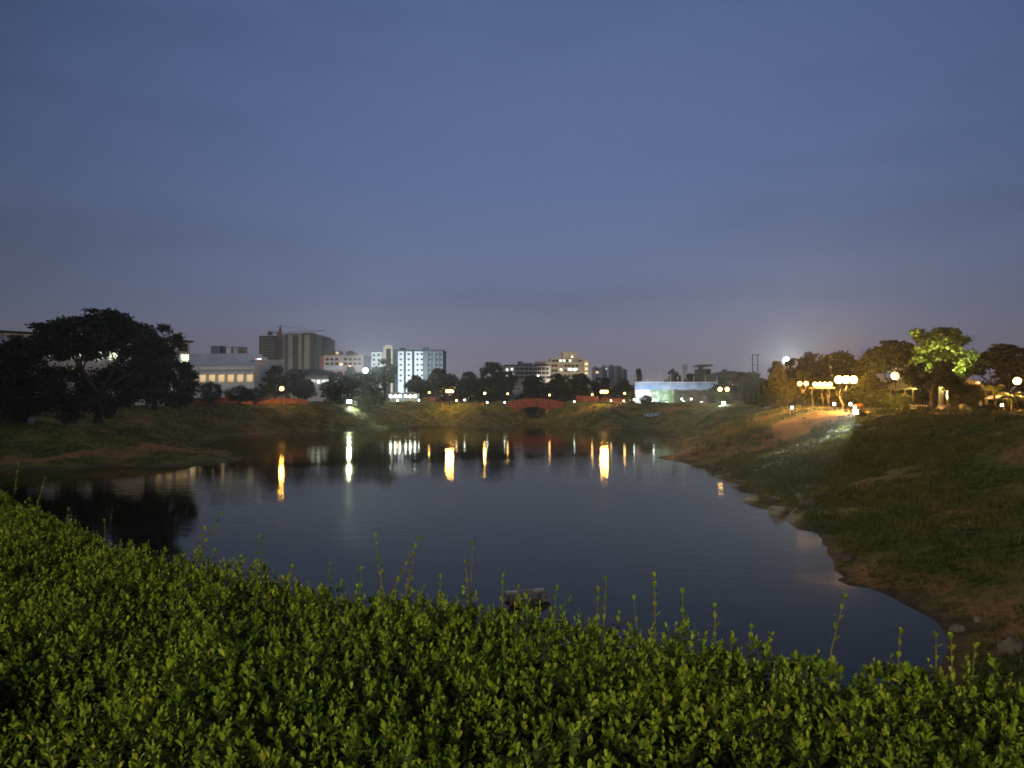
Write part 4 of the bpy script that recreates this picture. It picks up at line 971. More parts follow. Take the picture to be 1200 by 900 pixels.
lamp('wide three-globe lamp right of the red bridge', 708, 459, 157, [-2.9, 0.0, 2.9], .28, 'yellow_globe', I=70)
lamp('globe lamp just left of the painted wall, beside a green bush', 732, 461, 160, [0.0], .19, 'dim_globe')
lamp('twin-globe lamp at the right end of the painted wall', 848, 456.2, 142, [-4.2, 4.2], .36, I=45)
lamp('twin-globe lamp left of the row of four lamps', 941, 449.5, 94, [-3.8, 3.8], .26, 'orange_globe', I=300)
lamp('three-globe lamp with two curved arms, nearest on the right shore', 991.5, 445, 76, [-8.6, 0.0, 8.6], .38, 'yellow_globe')  # larger globes here and below stand in for lamp glare
lamp('single globe lamp on a tall post under the wide umbrella tree', 1049, 440.5, 80, [0.0], .38, 'yellow_globe')
lamp('single globe lamp at the right edge of the photo', 1192, 446.5, 80, [0.0], .36, 'yellow_globe')

# the lamp on the path behind the viewer that lights the hedge
o = thing('park_lamp', 'three-globe lamp on the path behind the hedge and the viewer', 'lamp', (-1.2, -9.5, 4.25), 0.1, 'globe lamps round the lake')
h = 3.75
p_ = MB(); p_.lathe([(.17, -.3), (.17, .12), (.11, .2), (.075, .32), (.055, h * .6), (.048, h)], n=10); p_.build('post', M['iron'], o)
for s in (-.7, 0, .7):
    if s: MB().tube([(s * t, 0, h - .1 - .4 * math.sin(math.pi * t) + .1 * t) for t in np.linspace(0, 1, 8)], .032, 6).build('arm', M['iron'], o)
    gh = MB().lathe([(.05, -.1), (.14, -.02), (.15, .03)], (s, 0, h + .04), 10).build('globe_holder', M['iron'], o); part('globe', globe(.26, 'path_globe'), gh, (s, 0, h + .3)); bulb(gh, (s, 0, h + .3), .24, 185, (1, .82, .46))

# low bollard lights
bp_ = MB(); bp_.lathe([(.09, -.2), (.09, .02), (.06, .05), (.06, .55), (.1, .57)], n=8); bpost = bp_.mesh('bollard_post', True); bpost.materials.append(M['iron'])
bc_ = MB(); bc_.lathe([(.14, .83), (.14, .86), (.02, .92)], n=8); bcap = bc_.mesh('bollard_cap', True); bcap.materials.append(M['iron'])
bl_ = MB(); bl_.lathe([(.115, .572), (.125, .7), (.115, .828)], n=8)
heads = {}
for k in ('small_warm', 'small_white'):
    heads[k] = bl_.mesh('bollard_light', True); heads[k].materials.append(M[k])
bol = None
for px, D, k, lab in ((436, 156, 'small_white', 'small light low in the dark thicket left of the white stall'), (466, 160, 'small_warm', 'warm bollard light in front of the white stall'), (491, 163, 'small_white', 'bollard light at the right end of the white stall'),
        (535, 164, 'small_warm', 'bollard light just right of the wide lamp, on the lit grass'), (544.5, 164, 'small_white', 'second bollard light right of the wide lamp on the lit grass'), (571, 162, 'small_white', 'bollard light under the globe lamp midway to the red bridge'), (591.5, 166, 'small_white', 'bollard light at the left foot of the red bridge'),
        (673, 165, 'small_white', 'bollard light at the right foot of the red bridge'), (716, 158, 'small_warm', 'bollard light right below the wide lamp right of the bridge'), (731, 158, 'small_warm', 'bollard light below the lamp left of the painted wall'), (738, 157, 'small_warm', 'bollard light between the green bush and the painted wall'), (743, 154, 'small_white', 'bollard light at the left foot of the painted wall'),
        (766, 153, 'small_white', 'bollard light right of the small dark bush at the painted wall'), (799, 152, 'small_white', 'white bollard light before the dark half of the painted wall'), (810, 152, 'small_warm', 'warm bollard light before the dark half of the painted wall'),
        (928, 84, 'small_white', 'bollard light below the floodlight tree'), (977.5, 78, 'small_white', 'bollard light left of the three-globe lamp post'), (996.5, 77, 'small_white', 'bollard light right of the three-globe lamp post'), (1001.5, 73, 'small_warm', 'low bollard light beside the orange flower tub'), (1174, 76, 'small_warm', 'bollard light beneath the pale canopy at the right')):
    x = gx(px, D); z = g1(x, D)
    if bol is None:
        o = bol = thing('bollard_light', lab, 'bollard', (x, D, z), 0, 'low bollard lights along the paths'); part('bollard_post', bpost, o); part('bollard_head', heads[k], o); part('bollard_cap', bcap, o)
    else:
        o = copy_tree(bol); o.location = (x, D, z); o['label'] = lab
        for ch in o.children:
            if ch.name.startswith('bollard_head'): ch.data = heads[k]

# floodlights on masts
def flood(label, px, py, D, r, zb=4.0):
    o = thing('floodlight_mast', label, 'floodlight', (gx(px, D), D, zb)); h = gz(py, D) - zb
    MB().lathe([(.22, -.4), (.2, .3), (.12, h * .6), (.08, h - r - .1)], n=10).build('mast', M['white_metal' if r < .45 else 'iron'], o)
    MB().box(-.9 * r, .9 * r, .05, .2, h - r - .12, h - r + .0).build('crossarm', M['white_metal'], o)
    MB().lathe([(r * .55, -.12), (r * 1.04, 0), (r * 1.0, .1)], (0, 0, 0), 16)
    b = MB(); b.ball((0, 0, 0), r, 14, 8); ob = b.build('lamp_head', M['flood_white'], o, (0, -.1, h), True); ob.scale = (1, .6, 1); bulb(o, (0, -.1, h), r, 160, (.80, .97, 1.0)); spotl('flood_beam', o, (0, -.62 * r - .1, h), Vector((0, 0, CAMZ + 6)) - o.location, 4 * math.pi * 5200, 34, (.80, .97, 1.0), .8, r)
    b = MB(); b.box(-r * .9, r * .9, .62 * r, .72 * r, h - r * .8, h + r * .8); b.build('reflector', M['white_metal'], o)
    return o
flood('tall white floodlight with a bright halo left of the blue-trimmed block', 428.3, 434, 160, .42)
flood('tall white floodlight with a bright halo above the right trees', 921.8, 422, 150, .50)

# floodlights on the ground
def ground_spot(label, px, D, target, energy, angle, color, tilt=0.0, face=.34, dz=.0, lift=.35):
    x = gx(px, D); z = g1(x, D) + dz; o = thing('ground_spotlight', label, 'spotlight', (x, D, z))
    t = Vector(target) - Vector((x, D, z + lift)); yaw = math.atan2(t.x, -t.y) ; el = math.atan2(t.z, math.hypot(t.x, t.y))
    R = Matrix.Translation((0, 0, lift)) @ Matrix.Rotation(yaw, 4, 'Z') @ Matrix.Rotation(-el, 4, 'X')
    MB().box(-face, face, 0.02, .24, -face * .7, face * .7, R).build('housing', M['iron'], o)
    MB().box(-face * .9, face * .9, -.03, .015, -face * .6, face * .6, R).build('lens', M['spot_face'], o)
    b = MB(); b.tube([(-face - .03, .05, lift), (-face - .03, .05, -.15)], .03, 6); b.tube([(face + .03, .05, lift), (face + .03, .05, -.15)], .03, 6); b.build('bracket', M['iron'], o)
    d = t.normalized()
    spotl('spot_beam', o, Vector((0, 0, lift)) + d * .12, Vector((0, 0, lift)) + d * 3, energy, angle, color)
    return o
xs, ys = gx(432, 118), 118
ground_spot('ground spotlight shining along the grass left of the white stall', 409, 144, (gx(440, 134), 134, 2.2), 15000, 60, (.82, 1, .6), face=.40, lift=.8)
ground_spot('ground spotlight at the top of the pale rubble chute on the right bank', 1002.5, 66.5, (22.0, 58.6, 2.5), 26000, 36, (.95, 1, .86), face=.22, lift=.75)
ground_spot('ground spotlight throwing a green-white patch below the twin lamps', 848, 136, (gx(836, 130), 130, 3.2), 9000, 60, (.75, 1, .55), face=.30)
# added wall washers, the uplight in the green tree, added floods on far facades
for px, e, lab in ((749, 1500, 'wall washer light at the left end of the painted wall'), (764, 1400, 'wall washer light right of the small bush at the painted wall'), (781, 1200, 'wall washer light at the green part of the painted wall'), (801, 700, 'wall washer light at the dark part of the painted wall'), (822, 600, 'rightmost wall washer light at the painted wall')):  # unseen washers added to brighten the painted wall
    x = gx(px, 154); z = g1(x, 154); o = thing('wall_washer', lab, 'spotlight', (x, 154, z), 0, 'wall washers below the painted wall')
    MB().box(-.3, .3, -.08, .08, .05, .26).build('housing', M['iron'], o); MB().box(-.27, .27, .03, .06, .262, .285).build('lens', M['small_white'], o)
    MB().box(-.05, .05, -.05, .05, -.2, .048).build('foot', M['iron'], o)
    spotl('wash_beam', o, (0, .05, .4), (0, 4.2, 2.2), e * .42, 125, (.88, .97, 1), .8)
x = gx(1098, 90); z = g1(x, 90); o = thing('tree_uplight', 'uplight hidden at the foot of the bright green tree', 'spotlight', (x, 87, z))
MB().lathe([(.16, -.1), (.2, .25)], n=10).build('housing', M['iron'], o); MB().lathe([(.17, .252), (.17, .27)], n=10).build('lens', M['spot_face'], o)
spotl('up_beam', o, (0, 0, 1.6), (0.3, 4.6, 8), 52000, 105, (1, .94, .42), .7, .9)

def yard_flood(label, px, D, tgt, e, col, ang=70):  # unseen floods added to brighten the far facades
    o = thing('yard_floodlight', label, 'floodlight', (gx(px, D), D, 4.0), 0, 'yard floodlights before the far buildings')
    MB().lathe([(.2, -.4), (.15, 1), (.1, 6.2)], n=8).build('mast', M['iron'], o); MB().box(-.5, .5, -.2, .25, 6.2, 6.8).build('lamp_head', M['iron'], o); MB().box(-.42, .42, .255, .29, 6.28, 6.72).build('lens', M['small_white'], o)
    l0 = Vector(o.location); spotl('flood_beam', o, (0, .5, 6.6), Vector(tgt) - l0, e, ang, col, .6, .3)
yard_flood('yard floodlight hidden by trees before the blue-trimmed block', 478, 372, (gx(482, 410), 410, 16), 80000, (.93, 1, .96), 80)
yard_flood('yard floodlight hidden by trees before the beige stepped block', 660, 326, (gx(662, 360), 360, 14), 20000, (1, .84, .6), 95)
yard_flood('yard floodlight behind the sheds, turned to the brown unfinished tower', 352, 360, (gx(346, 420), 420, 24), 20000, (1, .86, .66), 75)
yard_flood('yard floodlight before the pinkish office', 402, 276, (gx(402, 300), 300, 12), 10000, (1, .92, .85), 95)

# ------------------------------------------------------------------ white-lit stall
D = 172; u = D / F; zb = 4.0
o = thing('market_stall', 'brightly white-lit stall of two open tents on the far bank', 'stall', (gx(472, D), D, zb))
for a, b_ in ((455, 471.4), (472.6, 489)):
    x0, x1 = (a - 472) * u, (b_ - 472) * u; xm = (x0 + x1) / 2
    bb = MB(); zt = gz(461.6, D) - zb; za = gz(458.8, D) - zb
    bb.add([(x0 - .2, -.2, zt), (x1 + .2, -.2, zt), (x1 + .2, 3.2, zt), (x0 - .2, 3.2, zt), (xm, 1.5, za), (x0 - .2, -.2, zt - .25), (x1 + .2, -.2, zt - .25), (x1 + .2, 3.2, zt - .25), (x0 - .2, 3.2, zt - .25)],
           [(0, 1, 4), (1, 2, 4), (2, 3, 4), (3, 0, 4), (0, 5, 6, 1), (1, 6, 7, 2), (2, 7, 8, 3), (3, 8, 5, 0)]); bb.build('tent_roof', M['canvas'], o)
    for px_, py_ in ((x0, 0), (x1, 0), (x0, 3), (x1, 3)): MB().tube([(px_, py_, -.3), (px_, py_, zt)], .05, 6).build('tent_pole', M['white_metal'], o)
    blk(o, 'back_cloth', 'slate_wall', x0, x1, 3.02, 3.06, .1, zt)
    blk(o, 'counter', 'pale_timber', x0 + .2, x1 - .3, .6, 1.2, -.2, .85)
    for k in range(3): 
        xx = x0 + (x1 - x0) * (k + .5) / 3; blk(o, 'strip_light', 'stall_white', xx - .17, xx + .17, .1, .22, zt - .75, zt - .2)
    blk(o, 'menu_light', 'lit_pale', x0 + .5, x1 - .8, 1.9, 2.0, 1.3, 1.6)
for k, (dx, h_) in enumerate(((-2.5, .5), (-1.2, .35), (1.4, .45), (2.3, .3))): MB().box(dx - .2, dx + .2, .7, 1.1, .853, .853 + h_).build('goods_box', M[('red_brick', 'tank_blue', 'pale_timber', 'thatch')[k]], o)

# ------------------------------------------------------------------ garden things on the right crest
x, D = gx(963, 92), 92; z = g1(x, D); u = D / F
o = thing('lamp_arbour', 'yellow-lit arbour on curved trunks carrying a row of four globe lamps', 'arbour', (x, D, z))
zt = gz(455, D) - z
MB().box(-1.15, 1.15, -.7, .7, zt - .08, zt).build('roof_frame', M['thatch'], o)
for k in range(9): blk(o, 'rafter', 'thatch', -1.2 + k * .29, -1.12 + k * .29, -.85, .85, zt + .005, zt + .11)
for sx, sy, cv in ((-.1, -.5, .25), (.55, -.5, .4), (1.0, .5, -.3), (-.9, .5, .2)):
    MB().tube([(sx, sy, -.2), (sx + cv * .2, sy, zt * .3), (sx - cv * .35, sy, zt * .65), (sx - cv * .2, sy, zt - .08)], [.13, .1, .09, .1], 8).build('trunk_post', M['pale_bark'], o)
for k in range(4):
    xx = -.9 + k * .58; st = MB().tube([(xx, -.3, zt + .115), (xx, -.3, zt + .3)], .03, 6).build('lamp_stem', M['iron'], o); part('globe', globe(.26, 'yellow_globe'), st, (xx, -.3, zt + .45)); bulb(st, (xx, -.3, zt + .45), .25, 170, LAMP['yellow_globe'][0])
x, D = gx(985, 82), 82; z = g1(x, D); o = thing('crooked_trunk', 'bare crooked pale tree trunk left of the three-globe lamp', 'tree', (x, D, z))
MB().tube([(.1, 0, -.2), (.25, 0, .5), (-.05, .05, 1.2), (-.1, 0, 1.9), (.08, 0, 2.3)], [.16, .12, .1, .07, .04], 8).build('trunk', M['pale_bark'], o)
MB().tube([(-.06, .05, 1.25), (-.4, 0, 1.6), (-.5, 0, 2.0)], [.06, .04, .02], 6).build('branch', M['pale_bark'], o)
x, D = gx(1005.5, 75), 75; z = g1(x, D); o = thing('flower_tub', 'tub of orange flowers right of the three-globe lamp', 'planter', (x, D, z))
MB().lathe([(.24, -.05), (.32, .3), (.34, .32), (.3, .33)], n=12).build('tub', M['pale_stone'], o)
V, Fq = leaves_np(np.random.default_rng(5), np.random.default_rng(6).normal(0, 1, (40, 3)) * [.2, .2, .08] + [0, 0, .5], 14, .05, .06); me_ = mesh_np('flowers', V, Fq); me_.materials.append(M['orange_flower']); part('flowers', me_, o)
P0 = (gx(1009, 74), 74); P1 = (gx(1032, 75), 75); o = thing('picket_fence', 'low fence of short pale pickets right of the orange flower tub', 'fence', (P0[0], P0[1], g1(*P0)))
L_ = P1[0] - P0[0]
for k in range(10): blk(o, 'picket', 'pale_timber', k * L_ / 9 - .04, k * L_ / 9 + .04, -.03, .03, -.2, .42 + .04 * (k % 2))
blk(o, 'rail', 'pale_timber', -.06, L_ + .06, -.055, -.032, .22, .3)
def hut(label, px0, px1, top, eave, D, m, wall=True):
    x = gx((px0 + px1) / 2, D); z = g1(x, D); w = (px1 - px0) / F * D / 2; o = thing('garden_hut', label, 'hut', (x, D, z)); ze = gz(eave, D) - z; zt = gz(top, D) - z; d = w * .8
    b = MB(); b.add([(-w, -d, ze), (w, -d, ze), (w, d, ze), (-w, d, ze), (-w * .35, 0, zt), (w * .35, 0, zt), (-w, -d, ze - .15), (w, -d, ze - .15), (w, d, ze - .15), (-w, d, ze - .15)],
                    [(0, 1, 5, 4), (1, 2, 5), (2, 3, 4, 5), (3, 0, 4), (0, 6, 7, 1), (1, 7, 8, 2), (2, 8, 9, 3), (3, 9, 6, 0), (6, 9, 8, 7)]); b.build('roof', M[m], o)
    for sx in (-.8, .8):
        for sy in (-.75, .75): MB().tube([(sx * w, sy * d, -.3), (sx * w, sy * d, ze - .15)], .07, 8).build('post', M['timber'], o)
    if wall: MB().box(-w * .78, w * .78, d * .6, d * .68, -.2, .8).build('low_wall', M['timber'], o)
    return o
hut('thatched garden hut right of the black low tree', 1112, 1152, 444.5, 456, 86, 'thatch')
hut('low hut roof behind the single tall lamp post', 1036, 1068, 448.5, 455, 92, 'thatch')
hut('small hut with a pale canopy roof near the right edge', 1159, 1183, 460.5, 466, 84, 'canvas', False)
x, D = gx(1146, 83), 83; z = g1(x, D); o = thing('red_lantern', 'small red lantern hanging on a post by the thatched hut', 'lantern', (x, D, z)); zt = gz(448.5, D) - z
MB().tube([(.25, 0, -.2), (.25, 0, zt + .25), (0, 0, zt + .25)], .03, 6).build('hanger', M['iron'], o); MB().ball((0, 0, 0), .22, 10, 6, .6).build('lantern_body', M['lit_red'], o, (0, 0, zt))

# ------------------------------------------------------------------ boat on the bank
x, D = gx(764, 142), 142; z = g1(x, D)
o = thing('rowing_boat', 'small blue rowing boat with a pale rim pulled up on the far bank', 'boat', (x, D, z + .05), math.radians(24)); o.rotation_euler = (math.radians(22), math.radians(-5), math.radians(16))
def hull(s, off, zlo):
    vs = []; fs = []; n = 13; m = 7
    for i in range(n):
        t = i / (n - 1); xx = -1.55 + 3.1 * t; w = .62 * (math.sin(math.pi * (0.10 + 0.83 * t) ** .9)) ** .55 * (1 if t < .98 else .4); w = max(w, .06); keel = .05 + .30 * max(0, t - .72) ** 1.2 * 2; gun = .46 + .14 * (2 * t - 1) ** 2 + .12 * t ** 3
        for j in range(m):
            a = math.pi * j / (m - 1); yy = -w * math.cos(a) * s; zz = gun - (gun - keel - off) * math.sin(a) ** .7
            vs.append((xx * (1 if s == 1 else .97), yy, zz))
    for i in range(n - 1):
        for j in range(m - 1): fs.append((i * m + j, i * m + j + 1, (i + 1) * m + j + 1, (i + 1) * m + j))
    return vs, fs
b = MB(); b.add(*hull(1, 0, 0)); v2, f2 = hull(.93, .04, 0); b.add(v2, [tuple(reversed(q)) for q in f2]); b.add([hull(1, 0, 0)[0][j] for j in range(7)], [tuple(range(7))]); b.build('hull', M['boat_blue'], o, smooth=True)
vs, _ = hull(1, 0, 0)
MB().tube([vs[i * 7] for i in range(13)], .05, 6).build('gunwale', M['boat_rim'], o); MB().tube([vs[i * 7 + 6] for i in range(13)], .05, 6).build('gunwale', M['boat_rim'], o); MB().tube([vs[0], vs[6]], .05, 6).build('transom_rim', M['boat_rim'], o)
for xx in (-.8, 0, .75): blk(o, 'thwart', 'boat_rim', xx - .1, xx + .1, -.5, .5, .36, .40)

# ------------------------------------------------------------------ person seated on the left bank
def person(label, loc, rz):
    o = thing('person', label, 'person', loc, rz)
    J = [((0, 0, .12), .13), ((0, .03, .30), .13), ((0, .05, .50), .15), ((0, .04, .60), .075), ((0, .02, .66), .055), ((0, .0, .74), .095), ((0, .0, .83), .085),
         ((.10, -.05, .12), .10), ((.15, -.38, .36), .075), ((.14, -.50, .03), .045), ((.14, -.62, .02), .04), ((-.10, -.05, .12), .10), ((-.16, -.36, .38), .075), ((-.14, -.48, .03), .045), ((-.14, -.60, .02), .04),
         ((.19, .04, .54), .065), ((.26, -.10, .36), .045), ((.17, -.34, .40), .035), ((.13, -.42, .41), .035), ((-.19, .04, .54), .065), ((-.27, -.08, .36), .045), ((-.18, -.32, .42), .035), ((-.13, -.40, .42), .035)]
    E_ = [(0, 1), (1, 2), (2, 3), (3, 4), (4, 5), (5, 6), (0, 7), (7, 8), (8, 9), (9, 10), (0, 11), (11, 12), (12, 13), (13, 14), (2, 15), (15, 16), (16, 17), (17, 18), (2, 19), (19, 20), (20, 21), (21, 22)]
    me_ = bpy.data.meshes.new('body'); me_.from_pydata([j[0] for j in J], E_, []); me_.materials.append(M['skin']); ob = bpy.data.objects.new('body', me_); link(ob, o)
    sm = ob.modifiers.new('skin', 'SKIN'); sm.use_smooth_shade = True
    for k, (p, r) in enumerate(J): me_.skin_vertices[0].data[k].radius = (r, r); me_.skin_vertices[0].data[k].use_root = (k == 0)
    ob.modifiers.new('smooth', 'SUBSURF').render_levels = 2
    b = MB(); b.ball((0, .015, .80), .112, 12, 8, 1.0); b.build('hair', M['hair'], o, smooth=True)
    sh = MB(); sh.lathe([(.19, .10), (.2, .2), (.185, .34), (.205, .48), (.19, .56), (.09, .61)], (0, .03, 0), 14)
    sh.tube([(.17, .04, .55), (.265, -.09, .37), (.22, -.2, .38)], [.085, .07, .055], 10); sh.tube([(-.17, .04, .55), (-.275, -.07, .37), (-.23, -.18, .39)], [.085, .07, .055], 10); sh.build('shirt', M['blue_cloth'], o, smooth=True)
    t = MB(); t.tube([(.07, 0, .12), (.15, -.37, .37), (.14, -.48, .08)], [.125, .095, .065], 10); t.tube([(-.07, 0, .12), (-.16, -.35, .39), (-.14, -.46, .08)], [.125, .095, .065], 10); t.build('trousers', M['blue_cloth'], o, smooth=True)
    # face
    f = MB(); f.ball((0, -.09, .755), .018, 8, 6); f.build('nose', M['skin'], o, smooth=True)
    for s in (-1, 1):
        MB().ball((s * .036, -.083, .785), .012, 8, 6).build('eye', M['hair'], o); MB().ball((s * .1, 0, .77), .022, 8, 6).build('ear', M['skin'], o)
    MB().box(-.03, .03, -.092, -.08, .715, .724).build('mouth', M['dark_cloth'], o)
    return o
x, D = gx(37, 77), 77
person('person in pale blue clothes sitting at the foot of the black left trees', (x, D, g1(x, D) + .02), .5)

# ------------------------------------------------------------------ stones and rubble
def stone_mesh(r, w, d, h):
    b = MB(); b.ball((0, 0, 0), 1, 10, 7); vs = np.array(b.v); vs = vs * (1 + .2 * np.sin(vs @ r.normal(0, 2.5, 3)) + .1 * np.sin(vs @ r.normal(0, 5, 3)))[:, None]
    return vs * np.array([w / 2, d / 2, h]), b.f
r = np.random.default_rng(77); b = MB()
P0 = np.array([gx(1002, 65.6), 65.6]); P1 = np.array([17.5, 55.0])
for k in range(210):
    t = r.uniform(0, 1) ** 1.25; q = P0 + (P1 - P0) * t + np.array([-(P1 - P0)[1], (P1 - P0)[0]]) / np.linalg.norm(P1 - P0) * r.normal(0, .30 + .55 * t); s = r.uniform(.14, .5) * (1 - .35 * t)
    vs, fs = stone_mesh(r, s, s * r.uniform(.6, 1), s * .34); a = r.uniform(0, 6.28); R = np.array([[math.cos(a), -math.sin(a), 0], [math.sin(a), math.cos(a), 0], [0, 0, 1]])
    b.add(vs @ R.T + [q[0], q[1], g1(*q) + s * .08], fs)
o = b.build('rubble', M['rock'], None, smooth=True); tag(o, 'chute of pale broken rubble lit white, running down the right bank', 'rubble', kind='stuff')
for px, D, s, h, m, lab in ((905, 43, .7, .2, 'brown_rock', 'flat brown stone at the waterline in the first bay of the right shore'), (937, 43.5, .55, .26, 'worn_rock', 'pale stone lying just above the waterline of the right shore'), (948, 40.5, 1.0, .22, 'brown_rock', 'largest flat dark stone with its foot in the water'), (962, 42.5, .6, .2, 'brown_rock', 'brown stone right of the pale one on the right shore'),
        (973, 36.5, .6, .2, 'brown_rock', 'dark stone at the waterline nearer than the large flat one'), (1121, 19.9, .42, .12, 'worn_rock', 'flat pale stone above the right end of the water'), (1143, 20.2, .22, .1, 'worn_rock', 'small pale stone right of the flat one near the water end'), (1183, 17.4, .5, .26, 'worn_rock', 'pale rounded stone beside the hedge at the right edge'), (990, 28, .5, .18, 'brown_rock', 'brown stone at the waterline below the bare soil patch')):
    x = gx(px, D); vs, fs = stone_mesh(r, s, s * .75, h); b = MB(); b.add(vs, fs); o = b.build('stone', M[m], None, (x, D, max(g1(x, D), -.02) + h * .25), True); tag(o, lab, 'stone')

# ------------------------------------------------------------------ broken timber frame in the water
x, D = gx(617, 23), 23; o = thing('wooden_wreck', 'small broken timber frame with pale planks standing in the lake beyond the hedge', 'wreck', (x, D, -.09), .25, None, (.95, .95, .8))
for sx, sy, h in ((-.5, -.25, .34), (.52, -.28, .36), (-.5, .3, .32), (.5, .3, .4), (.12, -.27, .28)): MB().box(sx - .045, sx + .045, sy - .045, sy + .045, -.5, h).build('post', M['timber'], o)
b = MB(); b.box(-.62, .62, -.33, -.27, .18, .27); b.build('beam', M['timber'], o); MB().box(-.6, .6, .33, .39, .2, .28).build('beam', M['timber'], o)
for k, (a, y0, w, t) in enumerate(((-.05, -.2, .9, .1), (.1, .02, 1.05, -.06), (-.08, .2, .8, .04))): MB().box(-w / 2, w / 2, y0, y0 + .15, .33 + .02 * k, .37 + .02 * k, Matrix.Rotation(t, 4, 'Z') @ Matrix.Translation((a, 0, 0))).build('plank', M['pale_timber'], o)
MB().box(-.62, -.3, -.2, .05, .41, .50).build('foam_block', M['foam'], o); MB().box(.28, .55, -.12, .1, .42, .5).build('foam_block', M['foam'], o); MB().box(.42, .66, -.36, -.2, .16, .24).build('foam_block', M['foam'], o)

# ------------------------------------------------------------------ rough grass on the banks
r = np.random.default_rng(9)
def scatter(n, x0, x1, y0, y1, hmin, wgt):
    X = r.uniform(x0, x1, n); Y = r.uniform(y0, y1, n); k = (vnoise(X, Y, 3.1, 8) + .6 * vnoise(X, Y, 0.9, 12) > -.02 + wgt); X, Y = X[k], Y[k]
    Z = ground(X, Y); k = Z > hmin; return np.stack([X[k], Y[k], Z[k]], 1)
P = np.concatenate([scatter(38000, 9, 34, 14, 66, .14, -.25), scatter(9000, 14, 46, 46, 100, .35, 0), scatter(9000, -60, 30, 100, 178, .4, 0), scatter(7000, -60, -14, 56, 130, .4, 0), scatter(2500, -12, 12, 3, 12, .3, 0)])
T = scatter(900, 9, 40, 14, 75, .4, .05); T = np.repeat(T, 7, 0) + np.c_[r.normal(0, .16, (len(T) * 7, 2)), np.zeros(len(T) * 7)]; nT = len(T); P = np.concatenate([P, T])
nb = 6; n = len(P) * nb; Q = np.repeat(P, nb, 0) + np.c_[r.normal(0, .09, (n, 2)), np.full(n, -.03)]
dist = np.hypot(Q[:, 0], Q[:, 1]); hh = r.uniform(.04, .14, n) * (1 + .010 * dist); hh[-nT * nb:] *= 2.6; wd = .006 + .00055 * dist; a = r.uniform(0, 6.28, n); ln = r.uniform(.1, .6, n)
dx = np.c_[np.cos(a), np.sin(a), np.zeros(n)]; tip = Q + np.c_[np.cos(a + 1.2) * hh * ln, np.sin(a + 1.2) * hh * ln, hh]
V = np.stack([Q - dx * wd[:, None], Q + dx * wd[:, None], tip], 1).reshape(-1, 3)
me_ = mesh_np('bank_grass', V, np.arange(n * 3).reshape(-1, 3))
me_.materials.append(leaf_mat('grass_blades', [(0.022, 0.038, 0.005), (0.055, 0.080, 0.012), (0.12, 0.125, 0.024), (0.20, 0.155, 0.04)], trans=.2, pos_scale=.35))
o = bpy.data.objects.new('bank_grass', me_); link(o); tag(o, 'rough dark grass growing on the lake banks', 'grass', kind='stuff')

# ------------------------------------------------------------------ clipped hedge in front of the viewer
EX = np.array([-9, -6.2, -3.18, -1.94, -1.24, -.874, -.53, -.13, .23, .54, .89, 1.09, 3.0, 6.0]); EY = np.array([11.2, 8.0, 4.9, 3.58, 2.87, 2.69, 2.45, 2.36, 2.13, 1.94, 1.83, 1.76, .80, -.8])
r = np.random.default_rng(21)
def hedge_z(X, V_): return 5.40 + .085 * vnoise(X * 1.0 + 40, V_ + 40, .34, 31) + .05 * vnoise(X + 40, V_ + 40, .12, 32) - np.clip((.13 - V_) / .13, 0, 1) ** 2 * .10 - np.clip((V_ - 1.75) / .2, 0, 1) ** 2 * .12
def shoots(sp, x0, x1, dz, jit):
    gxs = np.arange(x0, x1, sp); gv = np.arange(-.01, 1.9, sp); A, B = np.meshgrid(gxs, gv); A = A.ravel() + r.uniform(-.5, .5, A.size) * sp * jit; B = B.ravel() + r.uniform(-.5, .5, B.size) * sp * jit
    Y = np.interp(A, EX, EY) - B; Z = hedge_z(A, B) + dz + r.normal(0, .026, A.size) + (r.random(A.size) < .05) * r.uniform(0, .05, A.size); return np.stack([A, Y, Z], 1)
def leaf_fan(P, U, lens, thetas, phis):
    """one leaf per row: base P, shoot axis U, length, opening angle, azimuth"""
    ref = np.where(np.abs(U[:, 2:3]) < .95, [[0, 0, 1.0]], [[1.0, 0, 0]]); e1 = np.cross(U, ref); e1 /= np.linalg.norm(e1, axis=1)[:, None]; e2 = np.cross(U, e1)
    rad = e1 * np.cos(phis)[:, None] + e2 * np.sin(phis)[:, None]; ct, st = np.cos(thetas)[:, None], np.sin(thetas)[:, None]
    A = U * ct + rad * st; Nn = -rad * ct + U * st; Sd = np.cross(Nn, A); Ln = lens[:, None]
    T = [(0, 0, 0), (.46, .23, .08), (.80, .22, .07), (1.0, 0, -.04), (.80, -.22, .07), (.46, -.23, .08)]
    return np.stack([P + (A * a + Sd * b + Nn * c) * Ln for a, b, c in T], 1).reshape(-1, 3)
LV = []; OLD = []
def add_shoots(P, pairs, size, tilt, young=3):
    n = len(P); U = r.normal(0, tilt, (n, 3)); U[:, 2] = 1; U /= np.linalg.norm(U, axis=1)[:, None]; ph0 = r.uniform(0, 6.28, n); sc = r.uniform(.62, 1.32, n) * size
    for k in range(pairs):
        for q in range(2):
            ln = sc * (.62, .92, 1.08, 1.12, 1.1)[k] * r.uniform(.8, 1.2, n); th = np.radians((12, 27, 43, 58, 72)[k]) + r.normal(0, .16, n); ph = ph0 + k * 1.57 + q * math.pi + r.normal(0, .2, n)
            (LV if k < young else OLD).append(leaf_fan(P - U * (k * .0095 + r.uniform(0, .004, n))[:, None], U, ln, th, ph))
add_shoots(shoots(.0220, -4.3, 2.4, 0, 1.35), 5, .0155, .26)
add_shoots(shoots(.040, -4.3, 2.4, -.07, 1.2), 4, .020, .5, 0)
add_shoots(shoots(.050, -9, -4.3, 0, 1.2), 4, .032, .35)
add_shoots(shoots(.060, 2.4, 5, 0, 1.2), 4, .034, .35)
